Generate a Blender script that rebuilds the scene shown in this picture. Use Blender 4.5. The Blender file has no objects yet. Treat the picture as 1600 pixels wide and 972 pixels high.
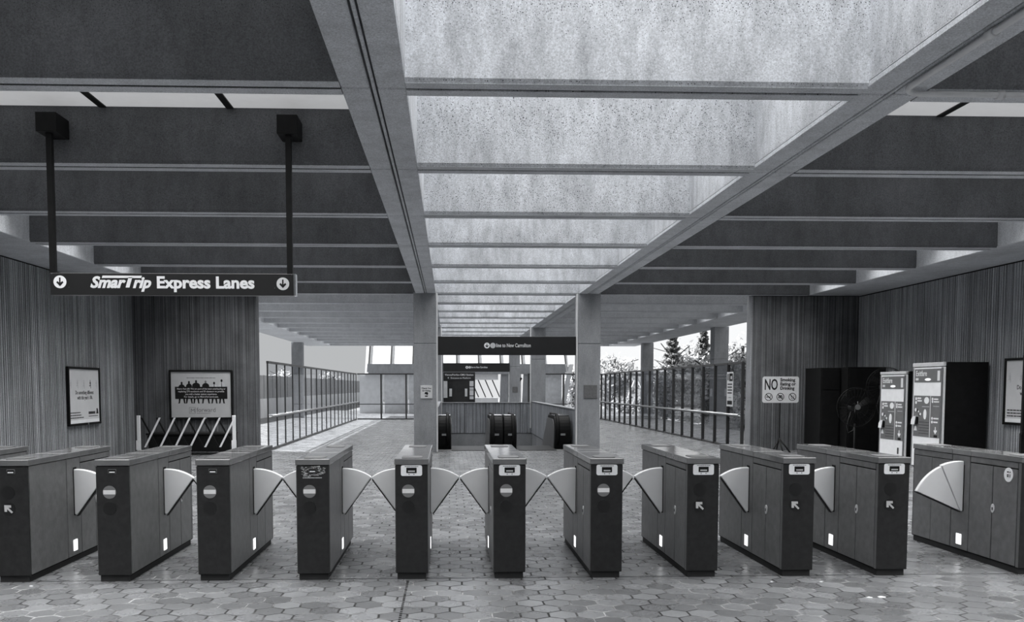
import bpy, bmesh, math, random
from mathutils import Vector, Matrix

# ------------------------------------------------------------------ camera, world, lights, exposure
sc = bpy.context.scene
COL = sc.collection
F_PX, W_PX, H_PX = 1400.0, 1600, 972
cam_d = bpy.data.cameras.new('camera')
cam = bpy.data.objects.new('camera', cam_d)
COL.objects.link(cam)
cam_d.sensor_fit = 'HORIZONTAL'
cam_d.sensor_width = 36.0
cam_d.lens = 36.0 * F_PX / W_PX
cam_d.shift_x = 0.02868
cam_d.shift_y = 0.12943
cam_d.clip_end = 600
cam.location = (0, 0, 1.59)
cam.rotation_euler = (math.pi / 2 - math.atan(F_PX / 22000.0), 0, -math.atan(52 / F_PX))
sc.camera = cam

sc.view_settings.view_transform = 'Standard'
sc.view_settings.look = 'None'
sc.view_settings.exposure = 0.5
sc.view_settings.gamma = 1.0
sc.view_settings.use_curve_mapping = False
try:
    sc.cycles.use_denoising = True
    sc.cycles.max_bounces = 10
    sc.cycles.diffuse_bounces = 5
    sc.cycles.glossy_bounces = 4
    sc.cycles.transparent_max_bounces = 24
    sc.cycles.caustics_reflective = False
    sc.cycles.caustics_refractive = False
    sc.cycles.sample_clamp_indirect = 6.0
except Exception:
    pass

SKY_STRENGTH = 0.76
wd = bpy.data.worlds.new('world')
sc.world = wd
wd.use_nodes = True
nt = wd.node_tree
nt.nodes.clear()
w_out = nt.nodes.new('ShaderNodeOutputWorld')
w_bg = nt.nodes.new('ShaderNodeBackground')
w_tc = nt.nodes.new('ShaderNodeTexCoord')
w_sep = nt.nodes.new('ShaderNodeSeparateXYZ')
w_map = nt.nodes.new('ShaderNodeMapRange')
w_ramp = nt.nodes.new('ShaderNodeValToRGB')
w_map.inputs['From Min'].default_value = -0.06
w_map.inputs['From Max'].default_value = 0.12
w_ramp.color_ramp.elements[0].color = (0.45, 0.46, 0.47, 1)
w_ramp.color_ramp.elements[1].color = (0.89, 0.90, 0.91, 1)
nt.links.new(w_tc.outputs['Generated'], w_sep.inputs[0])
nt.links.new(w_sep.outputs['X'], w_map.inputs['Value'])
nt.links.new(w_map.outputs[0], w_ramp.inputs[0])
nt.links.new(w_ramp.outputs[0], w_bg.inputs[0])
w_bg.inputs[1].default_value = SKY_STRENGTH
nt.links.new(w_bg.outputs[0], w_out.inputs[0])

sun_d = bpy.data.lights.new('sun', 'SUN')
sun = bpy.data.objects.new('sun', sun_d)
COL.objects.link(sun)
sun_d.energy = 16.0
sun_d.angle = math.radians(1.0)
sun_dir = Vector((1.0, -0.35, -0.82)).normalized()          # travels to the right, a little towards the camera
sun.rotation_euler = sun_dir.to_track_quat('-Z', 'Y').to_euler()
sun.location = (-20, 20, 20)

# plan dimensions (metres); x right, y away from the camera, floor at z = 0
BAY, Y0 = 2.52, 6.93                    # spacing of the cross beams and the first joint in view
ZB = 3.83                               # underside of the beams
XL, XR = -7.62, 10.15                   # side walls
YW = 22.0                               # the walls that close the gate hall
MIDL, MIDR = -0.32, 3.15                # clear width of the skylights
JOINTS = [Y0 + BAY * k for k in range(-5, 18)]
Y_END = JOINTS[-1]
Y_REAR = JOINTS[0]
SKYLIGHT_W, REAR_W, FAR_W, COFFER_FILL_W, WALK_FILL_W = 60.0, 80.0, 70.0, 82.0, 52.0
for k in range(len(JOINTS) - 1):        # daylight of each skylight opening
    ld = bpy.data.lights.new('skylight_daylight', 'AREA')
    ld.shape = 'RECTANGLE'
    ld.size, ld.size_y = 3.4, 2.3
    ld.energy = FAR_W if JOINTS[k] > 21 else SKYLIGHT_W if JOINTS[k] > 3 else REAR_W
    lo = bpy.data.objects.new('skylight_daylight', ld)
    ld.spread = math.radians(150)
    lo.location = ((MIDL + MIDR) / 2, (JOINTS[k] + JOINTS[k + 1]) / 2, 6.3)
    COL.objects.link(lo)
COFFERS = [(-6.5, -0.81), (3.63, 8.85)]
for k in range(len(JOINTS) - 1):        # fill lamps added out of view on the near side of each coffer
    for x0, x1 in COFFERS:
        ld = bpy.data.lights.new('coffer_fill_lamp', 'AREA')
        ld.shape = 'RECTANGLE'
        ld.size, ld.size_y = x1 - x0 - 0.3, 1.3
        ld.energy = COFFER_FILL_W if JOINTS[k] < 21 else WALK_FILL_W
        ld.spread = math.radians(110)
        lo = bpy.data.objects.new('coffer_fill_lamp', ld)
        lo.location = ((x0 + x1) / 2, JOINTS[k] + 0.95, 4.36)
        COL.objects.link(lo)

# ------------------------------------------------------------------ helpers
rnd = random.Random(7)
TINT = (0.993, 1.0, 1.011)

def g(v):
    return (v * TINT[0], v * TINT[1], v * TINT[2], 1)

def new_mat(name):
    m = bpy.data.materials.new(name)
    m.use_nodes = True
    n = m.node_tree
    b = n.nodes['Principled BSDF']
    return m, n, b

def N(n, t, **kw):
    x = n.nodes.new(t)
    for k, v in kw.items():
        setattr(x, k, v)
    return x

def ramp(n, src, stops):
    r = N(n, 'ShaderNodeValToRGB')
    e = r.color_ramp.elements
    while len(e) < len(stops):
        e.new(0.5)
    for i, (p, v) in enumerate(stops):
        e[i].position = p
        e[i].color = g(v)
    n.links.new(src, r.inputs[0])
    return r.outputs[0]

def mul(n, a, b, fac=1.0):
    x = N(n, 'ShaderNodeMix', data_type='RGBA', blend_type='MULTIPLY')
    x.inputs[0].default_value = fac
    n.links.new(a, x.inputs[6])
    n.links.new(b, x.inputs[7])
    return x.outputs[2]

def pos(n, scale=(1, 1, 1)):
    ge = N(n, 'ShaderNodeNewGeometry')
    mp = N(n, 'ShaderNodeMapping')
    mp.inputs['Scale'].default_value = scale
    n.links.new(ge.outputs['Position'], mp.inputs[0])
    return mp.outputs[0]

def noise(n, vec, scale, detail=4, rough=0.6):
    x = N(n, 'ShaderNodeTexNoise')
    x.inputs['Scale'].default_value = scale
    x.inputs['Detail'].default_value = detail
    x.inputs['Roughness'].default_value = rough
    n.links.new(vec, x.inputs['Vector'])
    return x.outputs['Fac']

def plain(name, v, rough=0.5, metal=0.0, spec=0.5, vary=0.12, scale=9.0, emit=0.0, bump=0.0):
    m, n, b = new_mat(name)
    f = noise(n, pos(n), scale)
    c = ramp(n, f, [(0.3, v * (1 - vary)), (0.7, v * (1 + vary))])
    n.links.new(c, b.inputs['Base Color'])
    b.inputs['Roughness'].default_value = rough
    b.inputs['Metallic'].default_value = metal
    b.inputs['Specular IOR Level'].default_value = spec
    if emit:
        b.inputs['Emission Color'].default_value = g(1.0)
        b.inputs['Emission Strength'].default_value = emit
    if bump:
        bp = N(n, 'ShaderNodeBump')
        bp.inputs['Strength'].default_value = bump
        bp.inputs['Distance'].default_value = 0.004
        n.links.new(noise(n, pos(n), 160, 2), bp.inputs['Height'])
        n.links.new(bp.outputs[0], b.inputs['Normal'])
    return m

def concrete(name, v, pits=0.5, stain=0.3, vert=False, rough=0.85, spec=0.25):
    """cast concrete: cloudy tone, fine grain, small air holes, faint streaks"""
    m, n, b = new_mat(name)
    p = pos(n)
    cloud = ramp(n, noise(n, p, 0.9, 5, 0.65), [(0.25, v * (1 - stain)), (0.75, v * (1 + stain * 0.6))])
    grain = ramp(n, noise(n, p, 75, 4, 0.75), [(0.3, 0.58), (0.7, 1.18)])
    c = mul(n, cloud, grain)
    if vert:
        st = ramp(n, noise(n, pos(n, (9, 9, 0.35)), 1.0, 3, 0.6), [(0.3, 0.62), (0.7, 1.15)])
        c = mul(n, c, st)
        ln = ramp(n, noise(n, pos(n, (26, 26, 0.06)), 1.0, 2, 0.5), [(0.36, 0.5), (0.6, 1.12)])
        c = mul(n, c, ln)
    if pits:
        vo = N(n, 'ShaderNodeTexVoronoi')
        vo.inputs['Scale'].default_value = 62
        n.links.new(p, vo.inputs['Vector'])
        big = N(n, 'ShaderNodeMapRange')
        n.links.new(vo.outputs['Color'], big.inputs['Value'])
        big.inputs['From Min'].default_value = 0.35
        big.inputs['From Max'].default_value = 1.0
        big.inputs['To Min'].default_value = 0.0
        big.inputs['To Max'].default_value = 0.30 * pits + 0.02
        cmp_ = N(n, 'ShaderNodeMath', operation='SUBTRACT')
        n.links.new(vo.outputs['Distance'], cmp_.inputs[0])
        n.links.new(big.outputs[0], cmp_.inputs[1])
        msk = ramp(n, cmp_.outputs[0], [(0.0, 0.06), (0.10, 1.0)])
        c = mul(n, c, msk)
        blot = ramp(n, noise(n, pos(n, (3.2, 3.2, 1.0)), 1.7, 6, 0.75), [(0.36, 1.0 - 0.28 * min(pits, 1.0)), (0.6, 1.06)])
        c = mul(n, c, blot)
    n.links.new(c, b.inputs['Base Color'])
    b.inputs['Roughness'].default_value = rough
    b.inputs['Specular IOR Level'].default_value = spec
    bp = N(n, 'ShaderNodeBump')
    bp.inputs['Strength'].default_value = 0.25
    bp.inputs['Distance'].default_value = 0.006
    n.links.new(noise(n, p, 70, 3), bp.inputs['Height'])
    n.links.new(bp.outputs[0], b.inputs['Normal'])
    return m

def hex_floor():
    """six-sided clay pavers, points towards and away from the gates"""
    m, n, b = new_mat('hexagonal_pavers')
    w = 0.197
    R = (w, w * math.sqrt(3), 1.0)
    ge = N(n, 'ShaderNodeNewGeometry')
    def vm(op, a, bb=None):
        x = N(n, 'ShaderNodeVectorMath', operation=op)
        for i, s in enumerate((a, bb)):
            if s is None:
                continue
            if isinstance(s, tuple):
                x.inputs[i].default_value = s
            else:
                n.links.new(s, x.inputs[i])
        return x
    def ma(op, a, bb=None):
        x = N(n, 'ShaderNodeMath', operation=op)
        for i, s in enumerate((a, bb)):
            if s is None:
                continue
            if isinstance(s, (int, float)):
                x.inputs[i].default_value = s
            else:
                n.links.new(s, x.inputs[i])
        return x.outputs[0]
    warp = N(n, 'ShaderNodeTexNoise')
    warp.inputs['Scale'].default_value = 11
    n.links.new(ge.outputs['Position'], warp.inputs['Vector'])
    wv = vm('SCALE', vm('SUBTRACT', warp.outputs['Color'], (0.5, 0.5, 0.5)).outputs[0])
    wv.inputs['Scale'].default_value = 0.012
    p = vm('ADD', ge.outputs['Position'], (w * 400, w * math.sqrt(3) * 200, 0)).outputs[0]
    p = vm('ADD', p, wv.outputs[0]).outputs[0]
    p = vm('MULTIPLY', p, (1, 1, 0)).outputs[0]
    half = (R[0] / 2, R[1] / 2, 0.0)
    a = vm('SUBTRACT', vm('MODULO', p, R).outputs[0], half).outputs[0]
    c2 = vm('SUBTRACT', vm('MODULO', vm('ADD', p, half).outputs[0], R).outputs[0], half).outputs[0]
    da = vm('DOT_PRODUCT', a, a).outputs['Value']
    dc = vm('DOT_PRODUCT', c2, c2).outputs['Value']
    sel = ma('LESS_THAN', dc, da)
    mx = N(n, 'ShaderNodeMix', data_type='VECTOR')
    n.links.new(sel, mx.inputs[0])
    n.links.new(a, mx.inputs[4])
    n.links.new(c2, mx.inputs[5])
    gv = mx.outputs[1]
    cid = vm('SUBTRACT', p, gv).outputs[0]
    cid = vm('SNAP', vm('ADD', cid, (0.02, 0.02, 0)).outputs[0], (w / 4, w / 4, 1)).outputs[0]
    ab = vm('ABSOLUTE', gv).outputs[0]
    sp = N(n, 'ShaderNodeSeparateXYZ')
    n.links.new(ab, sp.inputs[0])
    d2 = vm('DOT_PRODUCT', ab, (0.5, math.sqrt(3) / 2, 0)).outputs['Value']
    hd = ma('MAXIMUM', sp.outputs['X'], d2)
    edge = ma('SUBTRACT', w / 2, hd)                          # distance to the joint
    gm = N(n, 'ShaderNodeMapRange', interpolation_type='SMOOTHSTEP')
    n.links.new(edge, gm.inputs['Value'])
    gm.inputs['From Min'].default_value = 0.0045
    gm.inputs['From Max'].default_value = 0.0095
    wn = N(n, 'ShaderNodeTexWhiteNoise', noise_dimensions='3D')
    n.links.new(cid, wn.inputs['Vector'])
    tile = ramp(n, wn.outputs['Value'], [(0.0, 0.13), (0.45, 0.185), (1.0, 0.25)])
    dirt = ramp(n, noise(n, ge.outputs['Position'], 1.1, 5, 0.7), [(0.3, 0.72), (0.75, 1.12)])
    fine = ramp(n, noise(n, ge.outputs['Position'], 45, 3, 0.7), [(0.3, 0.82), (0.7, 1.12)])
    tile = mul(n, mul(n, tile, dirt), fine)
    gn = ramp(n, noise(n, ge.outputs['Position'], 2.3, 4, 0.7), [(0.45, 0.008), (0.66, 0.32)])
    mc = N(n, 'ShaderNodeMix', data_type='RGBA')
    n.links.new(gm.outputs[0], mc.inputs[0])
    n.links.new(gn, mc.inputs[6])
    n.links.new(tile, mc.inputs[7])
    n.links.new(mc.outputs[2], b.inputs['Base Color'])
    rr = N(n, 'ShaderNodeMapRange')
    n.links.new(noise(n, ge.outputs['Position'], 3.0, 4, 0.6), rr.inputs['Value'])
    rr.inputs['To Min'].default_value = 0.22
    rr.inputs['To Max'].default_value = 0.34
    ro = N(n, 'ShaderNodeMix', data_type='FLOAT')
    n.links.new(gm.outputs[0], ro.inputs[0])
    ro.inputs[2].default_value = 0.9
    n.links.new(rr.outputs[0], ro.inputs[3])
    n.links.new(ro.outputs[0], b.inputs['Roughness'])
    b.inputs['Specular IOR Level'].default_value = 0.55
    bp = N(n, 'ShaderNodeBump')
    bp.inputs['Strength'].default_value = 0.8
    bp.inputs['Distance'].default_value = 0.006
    hsum = ma('ADD', gm.outputs[0], ma('MULTIPLY', noise(n, ge.outputs['Position'], 14, 3), 0.10))
    n.links.new(hsum, bp.inputs['Height'])
    n.links.new(bp.outputs[0], b.inputs['Normal'])
    return m

def glass(name, tint=0.86, refl=0.5):
    m, n, b = new_mat(name)
    n.nodes.remove(b)
    out = n.nodes['Material Output']
    tr = N(n, 'ShaderNodeBsdfTransparent')
    tr.inputs[0].default_value = g(tint)
    gl = N(n, 'ShaderNodeBsdfGlossy')
    gl.inputs['Roughness'].default_value = 0.02
    gl.inputs[0].default_value = g(0.9)
    fr = N(n, 'ShaderNodeFresnel')
    fr.inputs[0].default_value = 1.45
    sc_ = N(n, 'ShaderNodeMath', operation='MULTIPLY')
    n.links.new(fr.outputs[0], sc_.inputs[0])
    sc_.inputs[1].default_value = refl
    mx = N(n, 'ShaderNodeMixShader')
    n.links.new(sc_.outputs[0], mx.inputs[0])
    n.links.new(tr.outputs[0], mx.inputs[1])
    n.links.new(gl.outputs[0], mx.inputs[2])
    n.links.new(mx.outputs[0], out.inputs[0])
    return m

def leafy(name, lo, hi):
    m, n, b = new_mat(name)
    ge = N(n, 'ShaderNodeNewGeometry')
    c = ramp(n, ge.outputs['Random Per Island'], [(0.0, lo), (1.0, hi)])
    n.links.new(c, b.inputs['Base Color'])
    b.inputs['Roughness'].default_value = 0.6
    tr = N(n, 'ShaderNodeBsdfTranslucent')
    n.links.new(c, tr.inputs[0])
    mx = N(n, 'ShaderNodeMixShader')
    mx.inputs[0].default_value = 0.5
    n.links.new(b.outputs[0], mx.inputs[1])
    n.links.new(tr.outputs[0], mx.inputs[2])
    n.links.new(mx.outputs[0], n.nodes['Material Output'].inputs[0])
    return m

def acrylic():
    m, n, b = new_mat('white_acrylic')
    n.nodes.remove(b)
    t = N(n, 'ShaderNodeBsdfTranslucent')
    t.inputs[0].default_value = g(0.35)
    d = N(n, 'ShaderNodeBsdfDiffuse')
    d.inputs[0].default_value = g(0.6)
    x = N(n, 'ShaderNodeMixShader')
    x.inputs[0].default_value = 0.5
    n.links.new(t.outputs[0], x.inputs[1])
    n.links.new(d.outputs[0], x.inputs[2])
    n.links.new(x.outputs[0], n.nodes['Material Output'].inputs[0])
    return m

M = dict(
    acrylic=acrylic(),
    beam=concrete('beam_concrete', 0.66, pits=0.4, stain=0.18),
    walkc=concrete('daylit_coffer_concrete', 0.50, pits=0.25, stain=0.12),  # paler copy of the coffer concrete; walkway daylight put into its colour
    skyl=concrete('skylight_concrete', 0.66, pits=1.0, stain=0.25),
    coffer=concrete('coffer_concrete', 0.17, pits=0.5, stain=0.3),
    pillar=concrete('pillar_concrete', 0.33, pits=0.5, stain=0.15),
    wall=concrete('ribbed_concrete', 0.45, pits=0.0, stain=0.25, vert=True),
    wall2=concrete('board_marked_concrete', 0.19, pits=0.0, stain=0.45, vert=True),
    pit=concrete('parapet_concrete', 0.42, pits=0.2, stain=0.2, vert=True),
    pitlow=concrete('rough_concrete', 0.30, pits=0.3, stain=0.2),
    floor=hex_floor(),
    landing=plain('landing_pavers', 0.22, 0.4, scale=20, vary=0.25),
    groove=plain('joint_shadow_gap', 0.02, 0.95, spec=0.1),
    gate=plain('lit_gate_steel', 0.135, 0.38, spec=0.5, vary=0.2, scale=14, bump=0.15),  # lighter copy of the gate steel, for the light on the sides
    gatefront=plain('shaded_gate_steel', 0.021, 0.42, spec=0.35, vary=0.3, scale=18, bump=0.15),  # darker copy of the gate steel; shade on the fronts put into colour
    gatelid=plain('gate_lid_steel', 0.15, 0.10, spec=0.9, vary=0.15, scale=6),
    gatepost=plain('gate_corner_steel', 0.11, 0.35, spec=0.5, vary=0.15),
    seam=plain('gate_seam', 0.012, 0.8, spec=0.1),
    plinth=plain('gate_plinth', 0.03, 0.6, spec=0.2),
    leaf=plain('pale_leaf_plastic', 0.74, 0.4, spec=0.4, vary=0.04, scale=4),
    rubber=plain('dark_rubber', 0.008, 0.6, spec=0.2),
    white=plain('white_enamel', 0.92, 0.4, vary=0.04),
    offwhite=plain('pale_enamel', 0.62, 0.45, vary=0.06),
    midgrey=plain('grey_enamel', 0.16, 0.45, vary=0.08),
    black=plain('black_paint', 0.008, 0.5, spec=0.2, vary=0.3),
    satin=plain('black_satin_sign', 0.022, 0.28, spec=0.4, vary=0.1, scale=3),
    chrome=plain('chrome', 0.7, 0.15, metal=1.0, vary=0.05),
    steel=plain('brushed_steel', 0.42, 0.32, metal=1.0, vary=0.12, scale=20),
    darksteel=plain('dark_metal', 0.03, 0.4, spec=0.4),
    poster=plain('poster_paper', 0.52, 0.35, vary=0.05, scale=3),
    posterw=plain('bright_poster_paper', 0.68, 0.35, vary=0.05, scale=3),
    ink=plain('black_ink', 0.012, 0.5, spec=0.2),
    greyink=plain('grey_ink', 0.16, 0.5, spec=0.2),
    paleink=plain('pale_ink', 0.60, 0.5, spec=0.2),
    letter=plain('white_lettering', 0.80, 0.5, vary=0.02),
    residue=plain('torn_sticker_paper', 0.42, 0.7, vary=0.5, scale=60),
    lampglass=plain('lit_lens', 0.8, 0.4, emit=1.1),
    nolamp=plain('unlit_lens', 0.012, 0.3, spec=0.4),
    dimlens=plain('dim_lens', 0.10, 0.35, emit=0.035),
    signalbar=plain('lit_signal_bar', 0.4, 0.4, emit=0.16),
    arrow=plain('lit_arrow', 0.25, 0.4, emit=0.13),
    display=plain('lit_display', 0.6, 0.3, emit=0.5),
    diffuser=plain('light_diffuser', 0.6, 0.5, vary=0.03, emit=0.22),
    glass=glass('clear_glass', 0.90, 0.35),
    glassl=glass('plain_glass', 0.90, 0.12),
    frost=plain('frosted_panel', 0.7, 0.35, vary=0.14, scale=5),
    frost2=plain('bright_frosted_glazing', 0.75, 0.35, vary=0.08, scale=4),
    rail=plain('aluminium_rail', 0.55, 0.3, metal=1.0),
    bronze=plain('dark_bronze_frame', 0.045, 0.4, spec=0.4),
    plaque=plain('dull_plaque', 0.12, 0.5, vary=0.2, scale=30),
    earth=plain('pale_gravel', 0.2, 0.9, vary=0.3, scale=2.5, spec=0.1),
    farwall=concrete('outer_wall_concrete', 0.62, pits=0.0, stain=0.12),
    farwall2=concrete('outer_screen_concrete', 0.30, pits=0.0, stain=0.15),
    bark=plain('bark', 0.06, 0.9, vary=0.4, scale=20),
    leafr=leafy('sunlit_leaves', 0.10, 0.85),
    leafd=leafy('dark_needles', 0.05, 0.22),
    leafh=leafy('haze_toned_leaves', 0.22, 0.55),  # leaves coloured paler, so the distance haze sits in the colour
)

def merge(dst, src):
    me = bpy.data.meshes.new('tmp')
    src.to_mesh(me)
    src.free()
    dst.from_mesh(me)
    bpy.data.meshes.remove(me)

def box(bm, x0, x1, y0, y1, z0, z1, bev=0.0, seg=2):
    t = bmesh.new()
    bmesh.ops.create_cube(t, size=1.0)
    for v in t.verts:
        v.co = Vector(((x0 + x1) / 2 + v.co.x * (x1 - x0), (y0 + y1) / 2 + v.co.y * (y1 - y0), (z0 + z1) / 2 + v.co.z * (z1 - z0)))
    if bev:
        bmesh.ops.bevel(t, geom=t.edges[:], offset=bev, segments=seg, affect='EDGES', profile=0.5)
    merge(bm, t)
    return bm

def prism(bm, pts, axis, a, b, bev=0.0):
    """polygon pts extruded along axis from a to b; pts are the other two coordinates in order"""
    t = bmesh.new()
    def mk(p, d):
        if axis == 'x':
            return (d, p[0], p[1])
        if axis == 'y':
            return (p[0], d, p[1])
        return (p[0], p[1], d)
    va = [t.verts.new(mk(p, a)) for p in pts]
    vb = [t.verts.new(mk(p, b)) for p in pts]
    k = len(pts)
    t.faces.new(va)
    t.faces.new(vb[::-1])
    for i in range(k):
        t.faces.new((va[i], vb[i], vb[(i + 1) % k], va[(i + 1) % k]))
    bmesh.ops.recalc_face_normals(t, faces=t.faces[:])
    if bev:
        ed = [e for e in t.edges if len(e.link_faces) == 2 and e.calc_face_angle(0) > 0.5]
        bmesh.ops.bevel(t, geom=ed, offset=bev, segments=2, affect='EDGES', profile=0.5)
    merge(bm, t)
    return bm

def tube(bm, pts, r, seg=10, closed=False, flat=1.0):
    pts = [Vector(p) for p in pts]
    n = len(pts)
    rings = []
    up0 = None
    for i, p in enumerate(pts):
        if closed:
            d = pts[(i + 1) % n] - pts[i - 1]
        else:
            d = pts[min(i + 1, n - 1)] - pts[max(i - 1, 0)]
        d.normalize()
        if up0 is None:
            up0 = d.orthogonal().normalized()
        u = (up0 - d * up0.dot(d))
        u = u.normalized() if u.length > 1e-6 else d.orthogonal().normalized()
        up0 = u
        v = d.cross(u)
        rings.append([bm.verts.new(p + u * (r * math.cos(2 * math.pi * k / seg)) + v * (r * flat * math.sin(2 * math.pi * k / seg))) for k in range(seg)])
    fs = []
    m = n if closed else n - 1
    for i in range(m):
        A, B = rings[i], rings[(i + 1) % n]
        for k in range(seg):
            fs.append(bm.faces.new((A[k], A[(k + 1) % seg], B[(k + 1) % seg], B[k])))
    if not closed:
        bm.faces.new(rings[0][::-1])
        bm.faces.new(rings[-1])
    for f in fs:
        f.smooth = True
    return bm

def cyl(bm, c, r, d, axis='y', seg=28, bev=0.0):
    """disc or drum from c along axis by d"""
    pts = [(r * math.cos(2 * math.pi * k / seg), r * math.sin(2 * math.pi * k / seg)) for k in range(seg)]
    ix = 'xyz'.index(axis)
    o = [i for i in range(3) if i != ix]
    pp = [(c[o[0]] + p[0], c[o[1]] + p[1]) for p in pts]
    prism(bm, pp, axis, c[ix], c[ix] + d)
    return bm

def BM():
    return bmesh.new()

def obj(name, bm, m, parent=None):
    me = bpy.data.meshes.new(name)
    bmesh.ops.recalc_face_normals(bm, faces=bm.faces[:])
    bm.to_mesh(me)
    bm.free()
    me.materials.append(M[m] if isinstance(m, str) else m)
    o = bpy.data.objects.new(name, me)
    COL.objects.link(o)
    if parent:
        o.parent = parent
    return o

def tag(o, label, cat, group=None):
    o['label'] = label
    o['category'] = cat
    if group:
        o['group'] = group
    return o

def thing(name, label, cat, loc=(0, 0, 0), rotz=0.0, group=None):
    o = bpy.data.objects.new(name, None)
    o.empty_display_size = 0.2
    COL.objects.link(o)
    o.location = loc
    o.rotation_euler = (0, 0, rotz)
    return tag(o, label, cat, group)

def struct(name, bm, m, label=None, parent=None):
    o = obj(name, bm, m, parent)
    if parent is None:
        o['kind'] = 'structure'
        if label:
            o['label'] = label
    return o

def structroot(name, label=None, loc=(0, 0, 0)):
    o = bpy.data.objects.new(name, None)
    COL.objects.link(o)
    o.location = loc
    o['kind'] = 'structure'
    if label:
        o['label'] = label
    return o

def lettering(bm, s, size, x, y, z, align='LEFT', bold=0.0, shear=0.0, width=None, depth=0.0012):
    """flat raised lettering facing -y, baseline start (or centre) at x, z on the plane y"""
    cu = bpy.data.curves.new('lettering', 'FONT')
    cu.body = s
    cu.size = size
    cu.align_x = align
    cu.offset = bold
    cu.shear = shear
    cu.extrude = depth
    cu.resolution_u = 3
    ob = bpy.data.objects.new('lettering', cu)
    COL.objects.link(ob)
    bpy.context.view_layer.update()
    dg = bpy.context.evaluated_depsgraph_get()
    me = bpy.data.meshes.new_from_object(ob.evaluated_get(dg))
    bpy.data.objects.remove(ob)
    bpy.data.curves.remove(cu)
    if width and len(me.vertices):
        xs = [v.co.x for v in me.vertices]
        w0 = max(xs) - min(xs)
        k = width / w0
        for v in me.vertices:
            v.co.x *= k
    me.transform(Matrix.Translation((x, y, z)) @ Matrix.Rotation(math.pi / 2, 4, 'X'))
    bm.from_mesh(me)
    bpy.data.meshes.remove(me)
    return bm

def arrow_pts(cx, cz, s, ang):
    """outline of a plain arrow pointing at ang (radians, 0 = right), in x,z"""
    base = [(0.5, 0.0), (0.06, 0.42), (-0.10, 0.27), (0.08, 0.085), (-0.5, 0.085), (-0.5, -0.085), (0.08, -0.085), (-0.10, -0.27), (0.06, -0.42)]
    c, q = math.cos(ang), math.sin(ang)
    return [(cx + s * (a * c - b * q), cz + s * (a * q + b * c)) for a, b in base]

# ------------------------------------------------------------------ the setting
PIT = (MIDL, MIDR, 22.62, 34.35)
fb = BM()
FZ = -0.35
for (x0, x1, y0, y1) in ((XL - 0.3, XR + 0.3, Y_REAR - 0.3, PIT[2]), (XL - 0.3, PIT[0] - 0.1, PIT[2], PIT[3] + 0.12), (PIT[1] + 0.1, XR + 0.3, PIT[2], PIT[3] + 0.12), (XL - 0.3, XR + 0.3, PIT[3] + 0.12, 60.0)):
    box(fb, x0, x1, y0, y1, FZ, 0.0)
floor = struct('floor', fb, 'floor', 'floor of six-sided pavers with worn pale joints')
b = BM()
for i in range(18):
    for j in range(2):
        x0 = MIDL + i * 0.195
        if x0 + 0.19 > MIDR:
            continue
        box(b, x0, x0 + 0.187, 22.12 + j * 0.2, 22.31 + j * 0.2, -0.01, 0.004)
obj('landing_tiles', b, 'landing', floor)
b = BM()
box(b, XL, XR, 7.36, 7.372, -0.01, 0.0015)
obj('joint_line', b, 'groove', floor)
b = BM()
for k in range(60):
    box(b, -0.352 + 0.0, -0.334, 4.0 + k * 0.055, 4.0 + k * 0.055 + rnd.uniform(0.02, 0.045), -0.01, 0.0015)
obj('drain_strip', b, 'groove', floor)

# ceiling: long beams on either side of the skylights, cross beams, coffers
ceiling = structroot('ceiling', 'precast concrete ceiling of coffers with a line of skylights')
def long_beam(xc, hw, z_top, name='long_beam', gap=0.03):
    bm_ = BM()
    box(bm_, xc - hw, xc - gap, Y_REAR - 0.2, Y_END + 0.3, ZB + 0.05, z_top)
    box(bm_, xc + gap, xc + hw, Y_REAR - 0.2, Y_END + 0.3, ZB + 0.05, z_top)
    for k in range(len(JOINTS) - 1):
        a, c = JOINTS[k] + 0.012, JOINTS[k + 1] - 0.012
        for s0, s1 in ((xc - hw, xc - gap), (xc + gap, xc + hw)):
            box(bm_, s0, s1, a, c, ZB, ZB + 0.05, bev=0.008, seg=1)
    o = obj(name, bm_, 'beam', ceiling)
    g2 = BM()
    box(g2, xc - gap, xc + gap, Y_REAR - 0.2, Y_END + 0.3, ZB + 0.035, ZB + 0.4)
    obj('joint_filler', g2, 'coffer', o)
    tube(g3 := BM(), [(xc - 0.004, Y_REAR, ZB + 0.012), (xc + 0.003, 10, ZB + 0.014), (xc, Y_END, ZB + 0.012)], 0.014, 8)
    obj('sealant_bead', g3, 'beam', o)
long_beam(-0.565, 0.245, 6.6)
long_beam(3.39, 0.24, 6.6)
CXL, CXR = -6.5, 8.85
for (x0, x1) in ((XL - 0.25, CXL), (CXR, XR + 0.25)):
    b = BM()
    box(b, x0, x1, Y_REAR - 0.2, Y_END + 0.3, ZB, 4.6, bev=0.01, seg=1)
    obj('edge_beam', b, 'beam', ceiling)
def cross_profile(yc, ztop, h=0.168):
    gp = 0.022
    return ([(yc - h, ZB + 0.03), (yc - h + 0.022, ZB), (yc - gp, ZB), (yc - gp, ZB + 0.05), (yc - gp, ztop), (yc - h + 0.015, ztop)],
            [(yc + gp, ztop), (yc + gp, ZB), (yc + h - 0.022, ZB), (yc + h, ZB + 0.03), (yc + h - 0.015, ztop)])
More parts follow.
